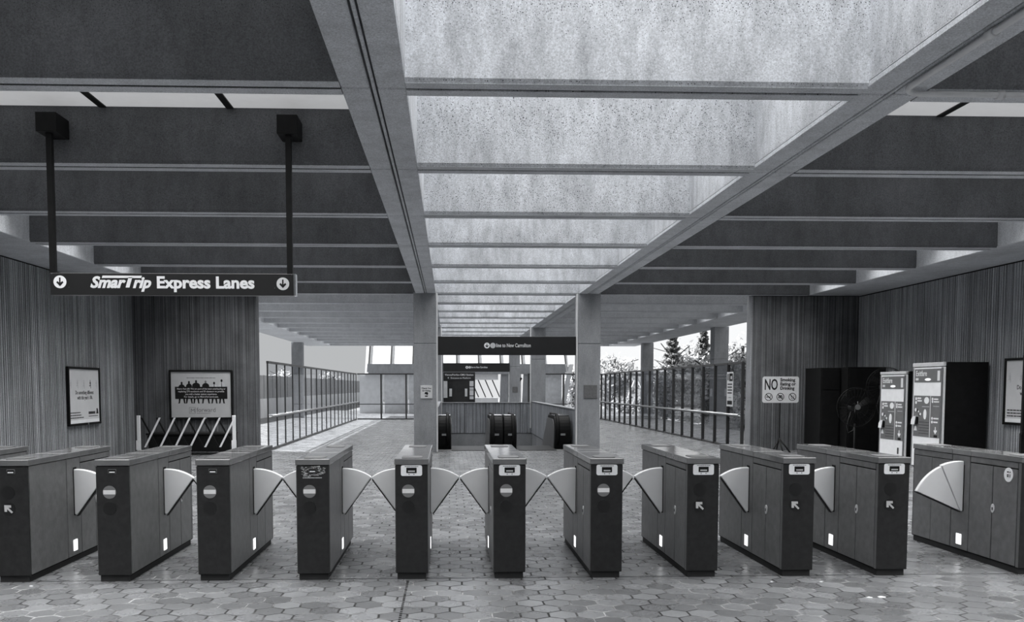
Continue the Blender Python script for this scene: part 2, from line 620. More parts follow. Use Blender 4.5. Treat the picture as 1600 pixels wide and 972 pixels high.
for yj in JOINTS:
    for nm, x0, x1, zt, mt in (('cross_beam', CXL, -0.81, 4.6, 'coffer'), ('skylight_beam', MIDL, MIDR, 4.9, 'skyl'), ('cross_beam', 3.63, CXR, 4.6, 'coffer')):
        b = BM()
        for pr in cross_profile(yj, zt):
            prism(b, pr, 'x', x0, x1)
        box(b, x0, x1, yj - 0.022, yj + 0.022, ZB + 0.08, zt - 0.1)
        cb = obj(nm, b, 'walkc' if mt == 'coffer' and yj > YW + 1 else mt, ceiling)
        b = BM()
        for s0, s1 in ((yj - 0.146, yj - 0.0225), (yj + 0.0225, yj + 0.146)):
            box(b, x0, x1, s0, s1, ZB - 0.004, ZB + 0.002)
        obj('beam_soffit', b, 'beam', cb)  # on side beams the pale underside stands for light off the floor
        b = BM()
        box(b, x0, x1, yj - 0.0222, yj + 0.0222, ZB + 0.006, ZB + 0.1)
        obj('joint_filler', b, 'groove', cb)
for x0, x1 in ((CXL, -0.81), (3.63, CXR)):
    b = BM()
    box(b, x0, x1, Y_REAR - 0.2, Y_END + 0.3, 4.6, 4.72)
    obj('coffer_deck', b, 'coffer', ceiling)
b = BM()                                                     # the inside faces of the skylights, finished in the lighter mix
for x0, x1 in ((MIDL - 0.006, MIDL + 0.001), (MIDR - 0.001, MIDR + 0.006)):
    box(b, x0, x1, Y_REAR, Y_END, ZB + 0.06, 6.6)
obj('skylight_lining', b, 'skyl', ceiling)
b = BM()
box(b, -0.8, 3.62, Y_REAR - 0.2, Y_END + 0.3, 6.6, 6.63)  # unseen translucent sheet added to keep direct sun out of the skylights
obj('added_sun_diffuser', b, 'acrylic', ceiling)
b = BM()
for y_ in (Y_REAR - 0.2, Y_END + 0.2):
    box(b, -0.8, 3.62, y_, y_ + 0.1, 4.8, 6.6)
obj('skylight_end', b, 'skyl', ceiling)

# walls
def ribbed(name, p0, p1, z0, z1, mat, period=0.072, depth=0.022, thick=0.3, side=1, label=None):
    """upright wall from p0 to p1 whose face (on the left of p0->p1 times side) carries upright ribs"""
    a, c = Vector((p0[0], p0[1])), Vector((p1[0], p1[1]))
    d = c - a
    L = d.length
    d.normalize()
    nrm = Vector((-d.y, d.x)) * side
    k = max(1, int(L / period))
    ps = L / k
    prof = []
    for i in range(k):
        s = i * ps
        q = rnd.uniform(0.9, 1.1)
        for f_, dep in ((0.0, 0), (0.66, 0), (0.74, -depth * q), (0.92, -depth * q)):
            prof.append(a + d * (s + f_ * ps) + nrm * dep)
    prof.append(c)
    prof.append(c - nrm * thick)
    prof.append(a - nrm * thick)
    bm_ = BM()
    prism(bm_, [(p.x, p.y) for p in prof], 'z', z0, z1)
    return struct(name, bm_, mat, label)
JW = 19.9
for nm, x, sd in (('wall_left', XL, -1), ('wall_right', XR, 1)):
    w = ribbed(nm, (x, Y_REAR), (x, JW - 0.012), -0.3, ZB - 0.03, 'wall', side=sd)
    w2 = ribbed(nm + '_end', (x, JW + 0.012), (x, YW + 0.3), -0.3, ZB - 0.03, 'wall', side=sd)
    bk = BM()
    box(bk, x - (0.3 if x < 0 else -0.02), x + (-0.02 if x < 0 else 0.3), JW - 0.02, JW + 0.02, -0.3, ZB)
    box(bk, x - (0.3 if x < 0 else -0.03), x + (-0.03 if x < 0 else 0.3), Y_REAR, YW + 0.2, ZB - 0.04, ZB + 0.01)
    struct('trim_' + ('1' if x < 0 else '2'), bk, 'groove')
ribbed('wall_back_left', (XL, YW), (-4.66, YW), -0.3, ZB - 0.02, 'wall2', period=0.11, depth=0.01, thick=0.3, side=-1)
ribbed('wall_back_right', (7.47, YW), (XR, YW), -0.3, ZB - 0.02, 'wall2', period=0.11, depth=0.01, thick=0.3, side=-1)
b = BM()
for x0, x1 in ((XL, -4.67), (7.48, XR)):
    box(b, x0, x1, YW + 0.02, YW + 0.28, ZB - 0.03, ZB + 0.02)
struct('trim_3', b, 'groove')
b = BM()
box(b, XL - 0.3, XR + 0.3, Y_REAR - 0.4, Y_REAR - 0.15, -0.3, 5.0)
struct('wall_rear', b, 'wall')
b = BM()
box(b, 7.44, 7.475, YW - 0.02, YW + 0.3, 0, ZB - 0.02, bev=0.005)
struct('trim_4', b, 'pillar')

# pillars
def pillar(x0, x1, yc, label, d=0.55, zt=ZB + 0.02):
    bm_ = BM()
    box(bm_, x0, x1, yc - d / 2, yc + d / 2, 0.0, 2.618, bev=0.012)
    box(bm_, x0, x1, yc - d / 2, yc + d / 2, 2.63, zt, bev=0.012)
    box(bm_, x0 + 0.015, x1 - 0.015, yc - d / 2 + 0.015, yc + d / 2 - 0.015, 2.6, 2.65)
    o = struct('pillar', bm_, 'pillar', label)
    return o
PY = [22.05, 34.5, 46.9]
nmsd = {(-0.86, 0): 'near left square concrete pillar carrying the small white sign', (3.13, 0): 'near right square concrete pillar carrying a dark plaque',
        (-0.86, 1): 'concrete pillar right behind the near left one', (3.13, 1): 'middle right concrete pillar at the end of the escalator pit',
        (-0.86, 2): 'far left concrete pillar beside the dark doors', (3.13, 2): 'far right concrete pillar with a small square plaque'}
for x in (-0.86, 3.13):
    for i, y in enumerate(PY):
        pillar(x, x + 0.55, y, nmsd[(x, i)])
pillar(10.0, 10.55, 33.9, 'nearer concrete pillar outside the right glass railing')
pillar(10.0, 10.55, 46.4, 'farther concrete pillar outside the right glass railing')
pillar(-8.0, -7.45, 46.2, 'concrete pillar outside the left glass railing')
# pale conduit covers on the inner corners of the near pillars
b = BM()
for x0, y in ((MIDL + 0.005, PY[0]), (MIDL + 0.005, PY[1]), (3.085, PY[0]), (3.085, PY[1]), (3.085, PY[2])):
    box(b, x0, x0 + 0.04, y - 0.27, y - 0.2, 0.0, ZB, bev=0.006)
struct('trim_5', b, 'offwhite')

# escalator pit: parapets, lower walls, bottom
def parapet(name, pts_box, ribs, low):
    pass
ribbed('wall_pit_back', (MIDL, PIT[3]), (MIDR, PIT[3]), -0.19, 0.955, 'pit', period=0.1, depth=0.012, thick=0.2, side=-1)
b = BM()
box(b, MIDL - 0.16, MIDR + 0.16, PIT[3] + 0.02, PIT[3] + 0.2, -4.6, -0.215)
box(b, MIDL - 0.16, MIDL - 0.02, PIT[2], PIT[3], -4.6, -0.215)
box(b, MIDR + 0.02, MIDR + 0.16, PIT[2], PIT[3], -4.6, -0.215)
box(b, MIDL, MIDR, PIT[2] - 0.2, PIT[2], -4.6, -0.05)
box(b, MIDL - 0.2, MIDR + 0.2, PIT[2] - 0.2, PIT[3] + 0.2, -4.7, -4.6)
struct('wall_pit_lower', b, 'pitlow')
ribbed('wall_pit_right', (MIDR, PIT[2] - 0.3), (MIDR, PIT[3]), -0.19, 1.0, 'pit', period=0.1, depth=0.012, thick=0.16, side=1)
ribbed('wall_pit_left', (MIDL, PIT[2] - 0.3), (MIDL, PIT[3]), -0.19, 1.0, 'pit', period=0.1, depth=0.012, thick=0.16, side=-1)
b = BM()
box(b, MIDL, MIDR, PIT[3] - 0.025, PIT[3] + 0.21, 0.955, 0.985, bev=0.006)
box(b, MIDR - 0.015, MIDR + 0.17, PIT[2] - 0.3, PIT[3], 1.0, 1.03, bev=0.006)
box(b, MIDL - 0.17, MIDL + 0.015, PIT[2] - 0.3, PIT[3], 1.0, 1.03, bev=0.006)
struct('trim_6', b, 'pillar')

# ------------------------------------------------------------------ outside ground, walls, far pavilion
b = BM()
box(b, -90, XL - 0.3, 22.3, 150, -0.9, -0.55)
box(b, XR + 0.3, 90, 22.3, 150, -0.9, -0.55)
box(b, XL - 0.3, XR + 0.3, 60, 150, -0.9, -0.55)
struct('ground', b, 'earth', 'pale ground outside the glass railings')
b = BM()
box(b, -13.2, -12.6, 22.3, 149, -0.56, 0.76)
struct('wall_outer_left', b, 'farwall')
b = BM()
box(b, -13.1, -12.7, 22.3, 149, 0.76, 2.35)
for k in range(40):
    box(b, -12.72, -12.66, 23 + k * 3, 23.15 + k * 3, 0.76, 2.37)
struct('wall_outer_screen', b, 'farwall2')

def tree(name, label, loc, h, crown, n, leaf, mat, group=None, conifer=False, trunk=0.12, seed=0):
    r = random.Random(seed)
    t = thing(name, label, 'bush' if 'bush' in name or 'shrub' in name else 'tree', loc, 0, group)
    tb = BM()
    tube(tb, [(0, 0, 0), (0.05 * h, 0.02 * h, h * 0.45), (0.03 * h, 0, h * 0.93)], trunk, 8)
    for k in range(7):
        a = r.uniform(0, 6.28)
        z = h * r.uniform(0.3, 0.75)
        tube(tb, [(0.04 * h, 0, z), (crown[0] * 0.4 * math.cos(a), crown[1] * 0.4 * math.sin(a), z + 0.12 * h), (crown[0] * 0.8 * math.cos(a), crown[1] * 0.8 * math.sin(a), z + 0.2 * h)], trunk * 0.3, 6)
    obj('trunk', tb, 'bark', t)
    vs, fs = [], []
    cl = []
    for k in range(26):
        while True:
            p = Vector((r.uniform(-1, 1), r.uniform(-1, 1), r.uniform(-1, 1)))
            if p.length < 1:
                break
        cl.append(p)
    for i in range(n):
        if conifer:
            z = r.random() ** 0.8
            lv = round(z * 13) / 13 + r.gauss(0, 0.012)
            a = r.choice([k * 0.9 + lv * 7 for k in range(7)]) + r.gauss(0, 0.1)
            rad = (1 - z) * crown[0] * r.random() + 0.03
            p = Vector((rad * math.cos(a), rad * math.sin(a), h * (0.12 + 0.9 * lv) + 0.15 * rad))
        else:
            q = r.choice(cl) * 0.8 + Vector((r.gauss(0, 0.16), r.gauss(0, 0.16), r.gauss(0, 0.16)))
            p = Vector((q.x * crown[0], q.y * crown[1], h - crown[2] + q.z * crown[2]))
        if p.z < 0.05:
            p.z = r.uniform(0.05, 0.4)
        u = Vector((r.gauss(0, 1), r.gauss(0, 1), r.gauss(0, 1))).normalized()
        v = u.orthogonal().normalized()
        s = leaf * r.uniform(0.6, 1.3)
        k = len(vs)
        vs += [p - u * s, p + v * s * 0.45, p + u * s, p - v * s * 0.45]
        fs.append((k, k + 1, k + 2, k + 3))
    me = bpy.data.meshes.new('foliage')
    me.from_pydata([tuple(v) for v in vs], [], fs)
    me.materials.append(M[mat])
    o = bpy.data.objects.new('foliage', me)
    COL.objects.link(o)
    o.parent = t
    return t

RT = 'trees beyond the right glass railing'
LT = 'pale trees beyond the outer wall'
for i, (nm, px_, X_, h, cr, n, lf, mt, lab) in enumerate((
        ('leafy_tree', 1163, 11.9, 3.7, (1.1, 1.6, 1.9), 6000, 0.11, 'leafr', 'bright leafy tree touching the edge of the right back wall'),
        ('leafy_tree', 1122, 12.3, 4.2, (1.2, 1.7, 2.2), 6000, 0.11, 'leafr', 'bright leafy tree behind the white notice on the right railing'),
        ('leafy_tree', 1080, 12.2, 3.7, (1.2, 1.7, 1.9), 6000, 0.12, 'leafr', 'bright leafy tree just left of the nearer outside pillar'),
        ('leafy_bush', 1040, 11.6, 2.9, (0.8, 1.1, 1.5), 5000, 0.11, 'leafr', 'bright bush midway along the right railing'),
        ('leafy_bush', 1008, 11.4, 1.7, (1.0, 1.8, 1.0), 4000, 0.11, 'leafr', 'low bush in front of the pale footbridge'),
        ('leafy_bush', 978, 11.2, 1.6, (1.0, 1.6, 1.0), 4000, 0.11, 'leafr', 'low bush at the far end of the right railing'),
        ('leafy_tree', 958, 14.4, 4.9, (2.9, 2.4, 2.5), 6000, 0.17, 'leafr', 'rounded tree against the sky beside the near right pillar'),
        ('conifer_tree', 1052, 15.8, 6.3, (1.5, 1.5, 3), 3200, 0.15, 'leafd', 'thin spiky conifer midway between the two outside pillars'),
        ('conifer_tree', 1101, 15.4, 5.6, (1.4, 1.4, 3), 3200, 0.14, 'leafd', 'thin spiky conifer just left of the nearer outside pillar'),
        ('leafy_tree', 1075, 23.0, 6.4, (4.6, 3.0, 3.2), 5000, 0.22, 'leafh', 'broad pale tree far behind the two spiky conifers'),
        ('leafy_tree', 1160, 22.0, 5.6, (3.2, 2.6, 2.8), 4000, 0.2, 'leafh', 'pale tree far behind, right of the nearer outside pillar'),
        ('leafy_bush', 893, 9.6, 3.6, (0.9, 1.2, 1.9), 3000, 0.12, 'leafr', 'bush between the pavilion and the near right pillar'))):
    tree(nm, lab, (X_, 1400.0 * X_ / (px_ - 702), -0.55), h, cr, n, lf, mt, RT, conifer=nm.startswith('con'), seed=100 + i)
for i, (x, y, h, lab) in enumerate(((-23.0, 76.0, 5.2, 'pale hazy tree showing at the edge of the left back wall'), (-17.8, 76.5, 4.6, 'pale hazy tree left of the left outside pillar'),
                                    (-16.8, 92.0, 4.0, 'small hazy tree right of the left outside pillar'), (-15.8, 122.0, 4.0, 'smallest hazy tree at the far end of the left railing'))):
    tree('hazy_tree', lab, (x, y, -0.55), h, (1.9, 1.9, 1.7), 1500, 0.17, 'leafh', LT, seed=20 + i, trunk=0.08)

# footbridge seen through the right railing
t = thing('footbridge', 'pale truss footbridge far off behind the right railing', 'bridge', (0, 66, 0))
b = BM()
box(b, 13.0, 17.0, -0.1, 0.1, 2.35, 2.55)
obj('top_chord', b, 'farwall2', t)
b = BM()
box(b, 13.0, 17.0, -0.1, 0.1, 0.2, 0.5)
obj('bottom_chord', b, 'farwall2', t)
for k in range(5):
    b = BM()
    x = 13.1 + k * 0.76
    a, c = ((x, 0, 0.45), (x + 0.76, 0, 2.4)) if k % 2 == 0 else ((x, 0, 2.4), (x + 0.76, 0, 0.45))
    tube(b, [a, c], 0.07, 8)
    obj('diagonal', b, 'white', t)
b = BM()
for x in (13.3, 16.7):
    box(b, x - 0.15, x + 0.15, -0.15, 0.15, -0.55, 0.2)
obj('pier', b, 'farwall2', t)

# far pavilion with sloping glazing
PVY = 53.0
pv = thing('station_pavilion', 'pavilion with sloping glazing at the far end behind the escalators', 'building', (0, PVY, 0))
b = BM()
prism(b, [(-4.85, 2.32), (6.95, 2.32), (6.85, 2.92), (-4.8, 2.92)], 'y', 0, 0.35)
obj('concrete_band', b, 'pillar', pv)
b = BM()
prism(b, [(0.1, 2.92), (0.16, 2.92), (1.9, 4.9), (1.84, 4.9)], 'x', -4.75, 6.9)
obj('sloping_glazing', b, 'frost2', pv)
for k in range(10):
    b = BM()
    x = -4.72 + k * 1.29
    prism(b, [(0.04, 2.92), (0.12, 2.92), (1.86, 4.9), (1.78, 4.9)], 'x', x - 0.04, x + 0.04)
    obj('mullion', b, 'darksteel', pv)
for s, x0, x1 in ((-1, -4.95, -4.75), (1, 6.85, 7.05)):
    b = BM()
    prism(b, [(-0.1, 2.3), (0.3, 2.3), (2.1, 4.9), (1.7, 4.9)], 'x', x0, x1)
    obj('side_rafter', b, 'offwhite', pv)
b = BM()
for x0, x1 in ((-3.85, -2.43), (-2.4, -1.0)):
    box(b, x0, x1, 0.3, 0.38, 0.0, 2.32)
obj('frosted_panel', b, 'frost', pv)
b = BM()
box(b, -5.3, -3.9, 0.3, 0.38, 0.0, 2.3)  # panel added to hide the bright ground, toned like hazy sky
obj('sky_toned_panel', b, 'frost2', pv)
b = BM()
box(b, 1.45, 2.9, 0.3, 0.36, 0.0, 0.92, bev=0.01)
box(b, 1.45, 2.9, 0.3, 0.36, 1.98, 2.32, bev=0.01)
obj('infill_panel', b, 'frost2', pv)
b = BM()
for k in range(4):
    tube(b, [(1.3 + k * 0.42, 0.5, 1.98), (1.3 + k * 0.42 + 0.45, 0.5, 0.95)], 0.035, 6)
for k in range(9):
    tube(b, [(-0.3 + k * 0.42, 1.2, 3.85), (-0.3 + k * 0.42 - 0.3, 1.2, 3.3)], 0.03, 6)
obj('bracing', b, 'darksteel', pv)
for x0 in (2.95, 4.3):
    b = BM()
    prism(b, [(x0, 0), (x0 + 0.5, 0), (x0 + 0.62, 2.32), (x0 + 0.12, 2.32)], 'y', 0.2, 0.5)
    obj('leaning_post', b, 'pillar', pv)
b = BM()
box(b, 4.95, 6.7, 0.4, 0.46, 0.0, 2.32)
obj('grey_pane', b, 'frost', pv)
b = BM()
box(b, 3.45, 4.28, 0.4, 0.46, 0.0, 2.32)
obj('bright_pane', b, 'frost2', pv)
b = BM()
tube(b, [(3.4, 0.3, 0.9), (4.3, 0.3, 2.1)], 0.06, 8)
tube(b, [(4.9, 0.3, 2.3), (4.75, 0.3, 1.2)], 0.05, 8)
obj('brace', b, 'darksteel', pv)
b = BM()
for cx, cz, rx, rz in ((5.15, 2.0, 0.22, 0.32), (5.45, 1.05, 0.42, 0.5)):
    prism(b, [(cx + rx * math.cos(k * 0.524), cz + rz * math.sin(k * 0.524)) for k in range(12)], 'y', 0.36, 0.4)
obj('painted_reflection', b, 'frost2', pv)  # pale ovals stand for reflections in the pane
b = BM()
prism(b, [(6.55, 0), (6.8, 0), (7.35, 2.9), (7.1, 2.9)], 'y', 0.0, 0.3)
obj('raking_post', b, 'offwhite', pv)

# ------------------------------------------------------------------ glass railings
def railing(name, label, x, ys, dp=0.02, gm='glass'):
    t = thing(name, label, 'railing', (x, ys[0], 0))
    L = ys[-1] - ys[0]
    b_ = BM()
    box(b_, -0.03, 0.03, 0, L, 2.16, 2.22, bev=0.006)
    obj('top_rail', b_, 'bronze', t)
    b_ = BM()
    box(b_, -0.025, 0.025, 0, L, 0.0, 0.05)
    obj('bottom_rail', b_, 'bronze', t)
    b_ = BM()
    box(b_, -0.02, 0.02, 0, L, 0.80, 0.84)
    obj('middle_rail', b_, 'bronze', t)
    sgn = 1 if x < 0 else -1
    b_ = BM()
    tube(b_, [(sgn * 0.09, 0.05, 0.86), (sgn * 0.09, L - 0.05, 0.86)], 0.024, 10)
    for y in ys[::2]:
        tube(b_, [(0, y - ys[0] + 0.02, 0.82), (sgn * 0.09, y - ys[0] + 0.02, 0.85)], 0.012, 6)
    obj('handrail', b_, 'rail', t)
    for i, y in enumerate(ys):
        b_ = BM()
        box(b_, -dp, dp, y - ys[0] - 0.018, y - ys[0] + 0.018, 0, 2.2, bev=0.004)
        obj('post', b_, 'bronze', t)
        if i:
            b_ = BM()
            y0, y1 = ys[i - 1] - ys[0] + 0.03, y - ys[0] - 0.03
            box(b_, -0.005, 0.005, y0, y1, 0.05, 2.16)
            obj('pane', b_, gm, t)
    return t
SP = 1.17
ly = [22.35 + SP * k for k in range(19)]
railing('glass_railing', 'tall glass railing along the left side behind the poster wall', -4.48, ly, 0.018, 'glassl')
railing('glass_railing', 'tall glass railing along the right side in front of the trees', 7.4, [22.4 + SP * k for k in range(19)], 0.042)
YX = ly[-1]
t = thing('glass_screen', 'low glazed screen closing the far left end of the walkway', 'screen', (-4.48, YX, 0))
b = BM()
box(b, 0.05, 4.1, -0.03, 0.03, 2.16, 2.22)
obj('top_rail', b, 'bronze', t)
b = BM()
box(b, 0.05, 4.1, -0.02, 0.02, 0.72, 0.76)
obj('middle_rail', b, 'bronze', t)
b = BM()
box(b, 0.05, 4.1, -0.025, 0.025, 0.0, 0.05)
obj('bottom_rail', b, 'bronze', t)
for k in range(1, 4):
    b = BM()
    box(b, k * 1.2 - 0.04, k * 1.2 + 0.04, -0.04, 0.04, 0, 2.2)
    obj('post', b, 'bronze', t)
for k in range(3):
    b = BM()
    box(b, k * 1.2 + 0.05, k * 1.2 + 1.15, -0.005, 0.005, 0.05, 2.16)
    obj('pane', b, 'glass', t)
t = thing('glass_screen', 'low glazed screen closing the far right end of the walkway', 'screen', (3.75, YX, 0))
for z0, z1 in ((2.16, 2.22), (0.72, 0.76), (0, 0.05)):
    b = BM()
    box(b, 0.05, 3.6, -0.03, 0.03, z0, z1)
    obj('rail', b, 'bronze', t)
for k in range(3):
    b = BM()
    box(b, 0.05 + k * 1.7, 0.13 + k * 1.7, -0.04, 0.04, 0, 2.2)
    obj('post', b, 'bronze', t)
    if k < 2:
        b = BM()
        box(b, 0.13 + k * 1.7, 1.75 + k * 1.7, -0.005, 0.005, 0.05, 2.16)
        obj('pane', b, 'glass', t)

def bars(bm_, x0, x1, z, n, dz, hgt, y, ragged=0.25, seed=3):
    """small print too fine to read: broken dashes"""
    r = random.Random(seed)
    for i in range(n):
        x = x0
        end = x1 - r.uniform(0, ragged) * (x1 - x0)
        while x < end:
            w = min(r.uniform(0.025, 0.08) * (x1 - x0) * 2, end - x)
            box(bm_, x, x + w * 0.85, y - 0.0008, y, z - i * dz, z - i * dz + hgt)
            x += w

t = thing('notice', 'narrow white notice stuck on the right glass railing', 'notice', (7.33, 23.2, 0), -math.pi / 2)
b = BM()
box(b, -0.26, 0.26, -0.004, 0.002, 1.07, 1.97)
obj('sheet', b, 'posterw', t)
b = BM()
box(b, -0.06, 0.22, -0.006, -0.004, 1.86, 1.93)
box(b, -0.06, 0.22, -0.006, -0.004, 1.73, 1.78)
box(b, -0.06, 0.04, -0.006, -0.004, 1.73, 1.93)
box(b, 0.17, 0.22, -0.006, -0.004, 1.73, 1.93)
box(b, -0.2, -0.12, -0.006, -0.004, 1.75, 1.92)
box(b, -0.2, 0.2, -0.006, -0.004, 1.12, 1.22)
bars(b, -0.19, 0.2, 1.63, 4, 0.075, 0.035, -0.0045, 0.1)
box(b, -0.1, 0.12, -0.006, -0.004, 1.3, 1.31)
obj('print', b, 'ink', t)

# ------------------------------------------------------------------ lights in the coffers
for side, x0, x1, dv in ((-1, CXL, -0.81, -3.45), (1, 3.63, CXR, 5.07)):
    for k in range(-4, 18):
        ya, yb = Y0 + BAY * (k - 1) + 0.18, Y0 + BAY * k - 0.18
        if k == 1:
            lab = 'row of pale light panels in the coffer above the hanging sign' if side < 0 else 'row of pale light panels in the coffer beside the pipe'
        else:  # out of view, added to go with the fill lamps
            lab = 'row of added light panels hidden up inside a side coffer'
        t = thing('ceiling_light', lab, 'light', (0, 0, 4.38 if k == 1 else 4.47), 0, 'light panels in the coffers')
        ds = [d for d in [dv + 1.26 * j for j in range(-6, 7)] if x0 + 0.1 < d < x1 - 0.1]
        for d in ds:
            b = BM()
            box(b, d - 0.035, d + 0.035, ya, yb, -0.012, 0.09)
            obj('divider', b, 'black', t)
        ed = [x0] + ds + [x1]
        for a, c in zip(ed[:-1], ed[1:]):
            b = BM()
            box(b, a + 0.036, c - 0.036, ya, yb, 0.0, 0.03)
            obj('diffuser', b, 'diffuser', t)

# conduit on the right beam
t = thing('conduit', 'steel pipe running along the right beam and turning to the right', 'pipe')
b = BM()
pts = [(3.40, -2.0, ZB - 0.035), (3.40, 6.62, ZB - 0.035)]
for k in range(1, 9):
    a = math.pi / 2 * k / 8
    pts.append((3.40 + 0.17 - 0.17 * math.cos(a), 6.62 + 0.17 * math.sin(a), ZB - 0.035))
pts += [(6.5, 6.80, ZB - 0.035), (CXR, 6.80, ZB - 0.035), (XR - 0.1, 6.80, ZB - 0.035)]
tube(b, pts, 0.022, 12)
obj('pipe', b, 'offwhite', t)
for p0, p1 in (((3.40, 5.6, ZB - 0.035), (3.40, 5.68, ZB - 0.035)), ((3.40, 4.5, ZB - 0.035), (3.40, 4.58, ZB - 0.035)), ((4.15, 6.80, ZB - 0.035), (4.21, 6.80, ZB - 0.035))):
    b = BM()
    tube(b, [p0, p1], 0.032, 12)
    obj('coupling', b, 'offwhite', t)

# ------------------------------------------------------------------ signs
def arrow_disc(parent, x, z, r, y, disc='white', ink='ink', ang=-math.pi / 2, d=0.003):
    b_ = BM()
    cyl(b_, (x, y, z), r, -d, 'y', 32)
    o = obj('arrow_disc', b_, disc, parent)
    b_ = BM()
    prism(b_, arrow_pts(x, z, r * 1.35, ang), 'y', y - d - 0.0015, y - d)
    obj('arrow', b_, ink, o)

SY = 9.0
t = thing('hanging_sign', 'long black express lanes sign hanging on two rods at upper left', 'sign', (0, SY, 0))
b = BM()
box(b, -3.90, -1.535, 0, 0.09, 2.487, 2.70, bev=0.004)
obj('board', b, 'satin', t)
b = BM()
box(b, -1.534, -1.515, -0.005, 0.095, 2.487, 2.70)
obj('end_cap', b, 'chrome', t)
for x in (-3.885, -1.575):
    b = BM()
    box(b, x - 0.028, x + 0.028, 0.02, 0.075, 2.70, 4.2, bev=0.004)
    obj('rod', b, 'black', t)
    b = BM()
    box(b, x - 0.1, x + 0.1, -0.03, 0.275, 4.05, 4.235, bev=0.006)
    obj('mounting_box', b, 'black', t)
b = BM()
lettering(b, 'Express Lanes', 0.158, -2.875, -0.002, 2.558, bold=0.0055, width=0.95)
lettering(b, 'Smar', 0.150, -3.515, -0.002, 2.560, bold=0.006, shear=0.3, width=0.345)
lettering(b, 'rip', 0.150, -3.105, -0.002, 2.560, bold=0.006, shear=0.3, width=0.18)
prism(b, [(-3.40, 2.652), (-3.02, 2.652), (-3.012, 2.675), (-3.392, 2.675)], 'y', -0.0035, -0.001)
prism(b, [(-3.172, 2.56), (-3.135, 2.56), (-3.105, 2.66), (-3.142, 2.66)], 'y', -0.0035, -0.001)
obj('lettering', b, 'letter', t)
arrow_disc(t, -3.805, 2.612, 0.062, 0.0)
arrow_disc(t, -1.64, 2.602, 0.062, 0.0, disc='offwhite')
b = BM()
for x, z in ((-3.88, 2.69), (-1.55, 2.69), (-1.72, 2.56), (-3.72, 2.56)):
    cyl(b, (x, 0, z), 0.005, -0.003, 'y', 8)
obj('screw', b, 'chrome', t)

def line_sign(label, y, r_, dx=0.0):
    t = thing('overhead_sign', label, 'sign', (0, y, 0))
    b_ = BM()
    box(b_, MIDL + 0.005, MIDR - 0.025, 0, 0.12, 2.352, 2.80, bev=0.004)
    obj('board', b_, 'satin', t)
    b_ = BM()
    lettering(b_, 'line to New Carrollton', 0.125, 1.135, -0.002, 2.545, bold=0.002, width=0.84)
    obj('lettering', b_, 'letter', t)
    arrow_disc(t, 0.915, 2.582, 0.07, 0.0)
    b_ = BM()
    cyl(b_, (1.058, 0, 2.582), 0.066, -0.003, 'y', 28)
    obj('line_disc', b_, 'offwhite', t)
    b_ = BM()
    for x in (MIDL - 0.0, MIDR - 0.025):
        for z in (2.45, 2.7):
            box(b_, x, x + 0.02, 0.02, 0.1, z - 0.02, z + 0.02)
    obj('bracket', b_, 'darksteel', t)
    return t
line_sign('wide black line sign fixed between the two near pillars', 21.82, 0)
line_sign('smaller looking black line sign between the far pillars above the dark doors', 46.55, 0)

# thank-you sign and plaques on pillars
t = thing('pillar_sign', 'small white thank-you sign on the near left pillar', 'sign', (-0.555, PY[0] - 0.275, 0))
b = BM()
box(b, -0.14, 0.145, -0.02, 0, 1.305, 1.615, bev=0.003)
obj('plate', b, 'offwhite', t)
b = BM()
lettering(b, 'Thank You', 0.052, 0.0, -0.021, 1.53, 'CENTER', 0.0012, 0.15)
lettering(b, 'for Riding', 0.050, 0.0, -0.021, 1.472, 'CENTER', 0.0008, 0.15)
prism(b, [(-0.045, 1.415), (-0.03, 1.455), (0.03, 1.455), (0.045, 1.415), (0.035, 1.395), (0.01, 1.385), (-0.01, 1.41), (-0.03, 1.4)], 'y', -0.022, -0.02)
prism(b, [(-0.04, 1.37), (0.04, 1.37), (0.03, 1.345), (-0.03, 1.345)], 'y', -0.022, -0.02)
obj('print', b, 'ink', t)
for x, y, s, lab in ((3.44, PY[0] - 0.275, 0.30, 'dark square plaque on the near right pillar'), (3.42, PY[2] - 0.275, 0.25, 'small square plaque on the far right pillar')):
    t = thing('wall_plaque', lab, 'plaque', (x, y, 0), 0, 'square plaques on the pillars')
    b = BM()
    box(b, -s / 2 - 0.015, s / 2 + 0.015, -0.015, 0, 1.30, 1.33 + s, bev=0.004)
    obj('frame', b, 'midgrey', t)
    b = BM()
    box(b, -s / 2, s / 2, -0.02, -0.014, 1.315, 1.315 + s)
    obj('face', b, 'plaque', t)

# dark doors under the far sign
t = thing('door_bank', 'dark double doors with a lettered header under the far sign', 'door', (0, 47.3, 0))
b = BM()
box(b, -0.32, 1.36, 0, 0.3, 0, 2.34)
obj('frame', b, 'satin', t)
b = BM()
box(b, -0.32, 1.36, -0.03, 0.0, 1.93, 2.34)
hd = obj('header', b, 'darksteel', t)
b = BM()
lettering(b, 'Vienna/Fairfax-GMU Station', 0.135, 0.52, -0.033, 2.16, 'CENTER', 0.002, width=1.5)
lettering(b, 'Entrance to Platform', 0.115, 0.6, -0.033, 2.00, 'CENTER', 0.002, width=1.05)
cyl(b, (-0.05, -0.03, 2.045), 0.035, -0.003, 'y', 14)
obj('lettering', b, 'letter', hd)
for x0, x1 in ((0.17, 0.42), (0.43, 0.68), (0.69, 1.0)):
    b = BM()
    box(b, x0, x1, -0.02, 0.0, 0.0, 1.9)
    obj('door_leaf', b, 'darksteel', t)
for x0, x1, z0, z1 in ((-0.3, -0.1, 1.0, 1.88), (0.0, 0.14, 1.07, 1.48), (0.82, 0.95, 1.07, 1.48)):
    b = BM()
    box(b, x0, x1, -0.03, -0.01, z0, z1)
    obj('window_strip', b, 'frost2', t)
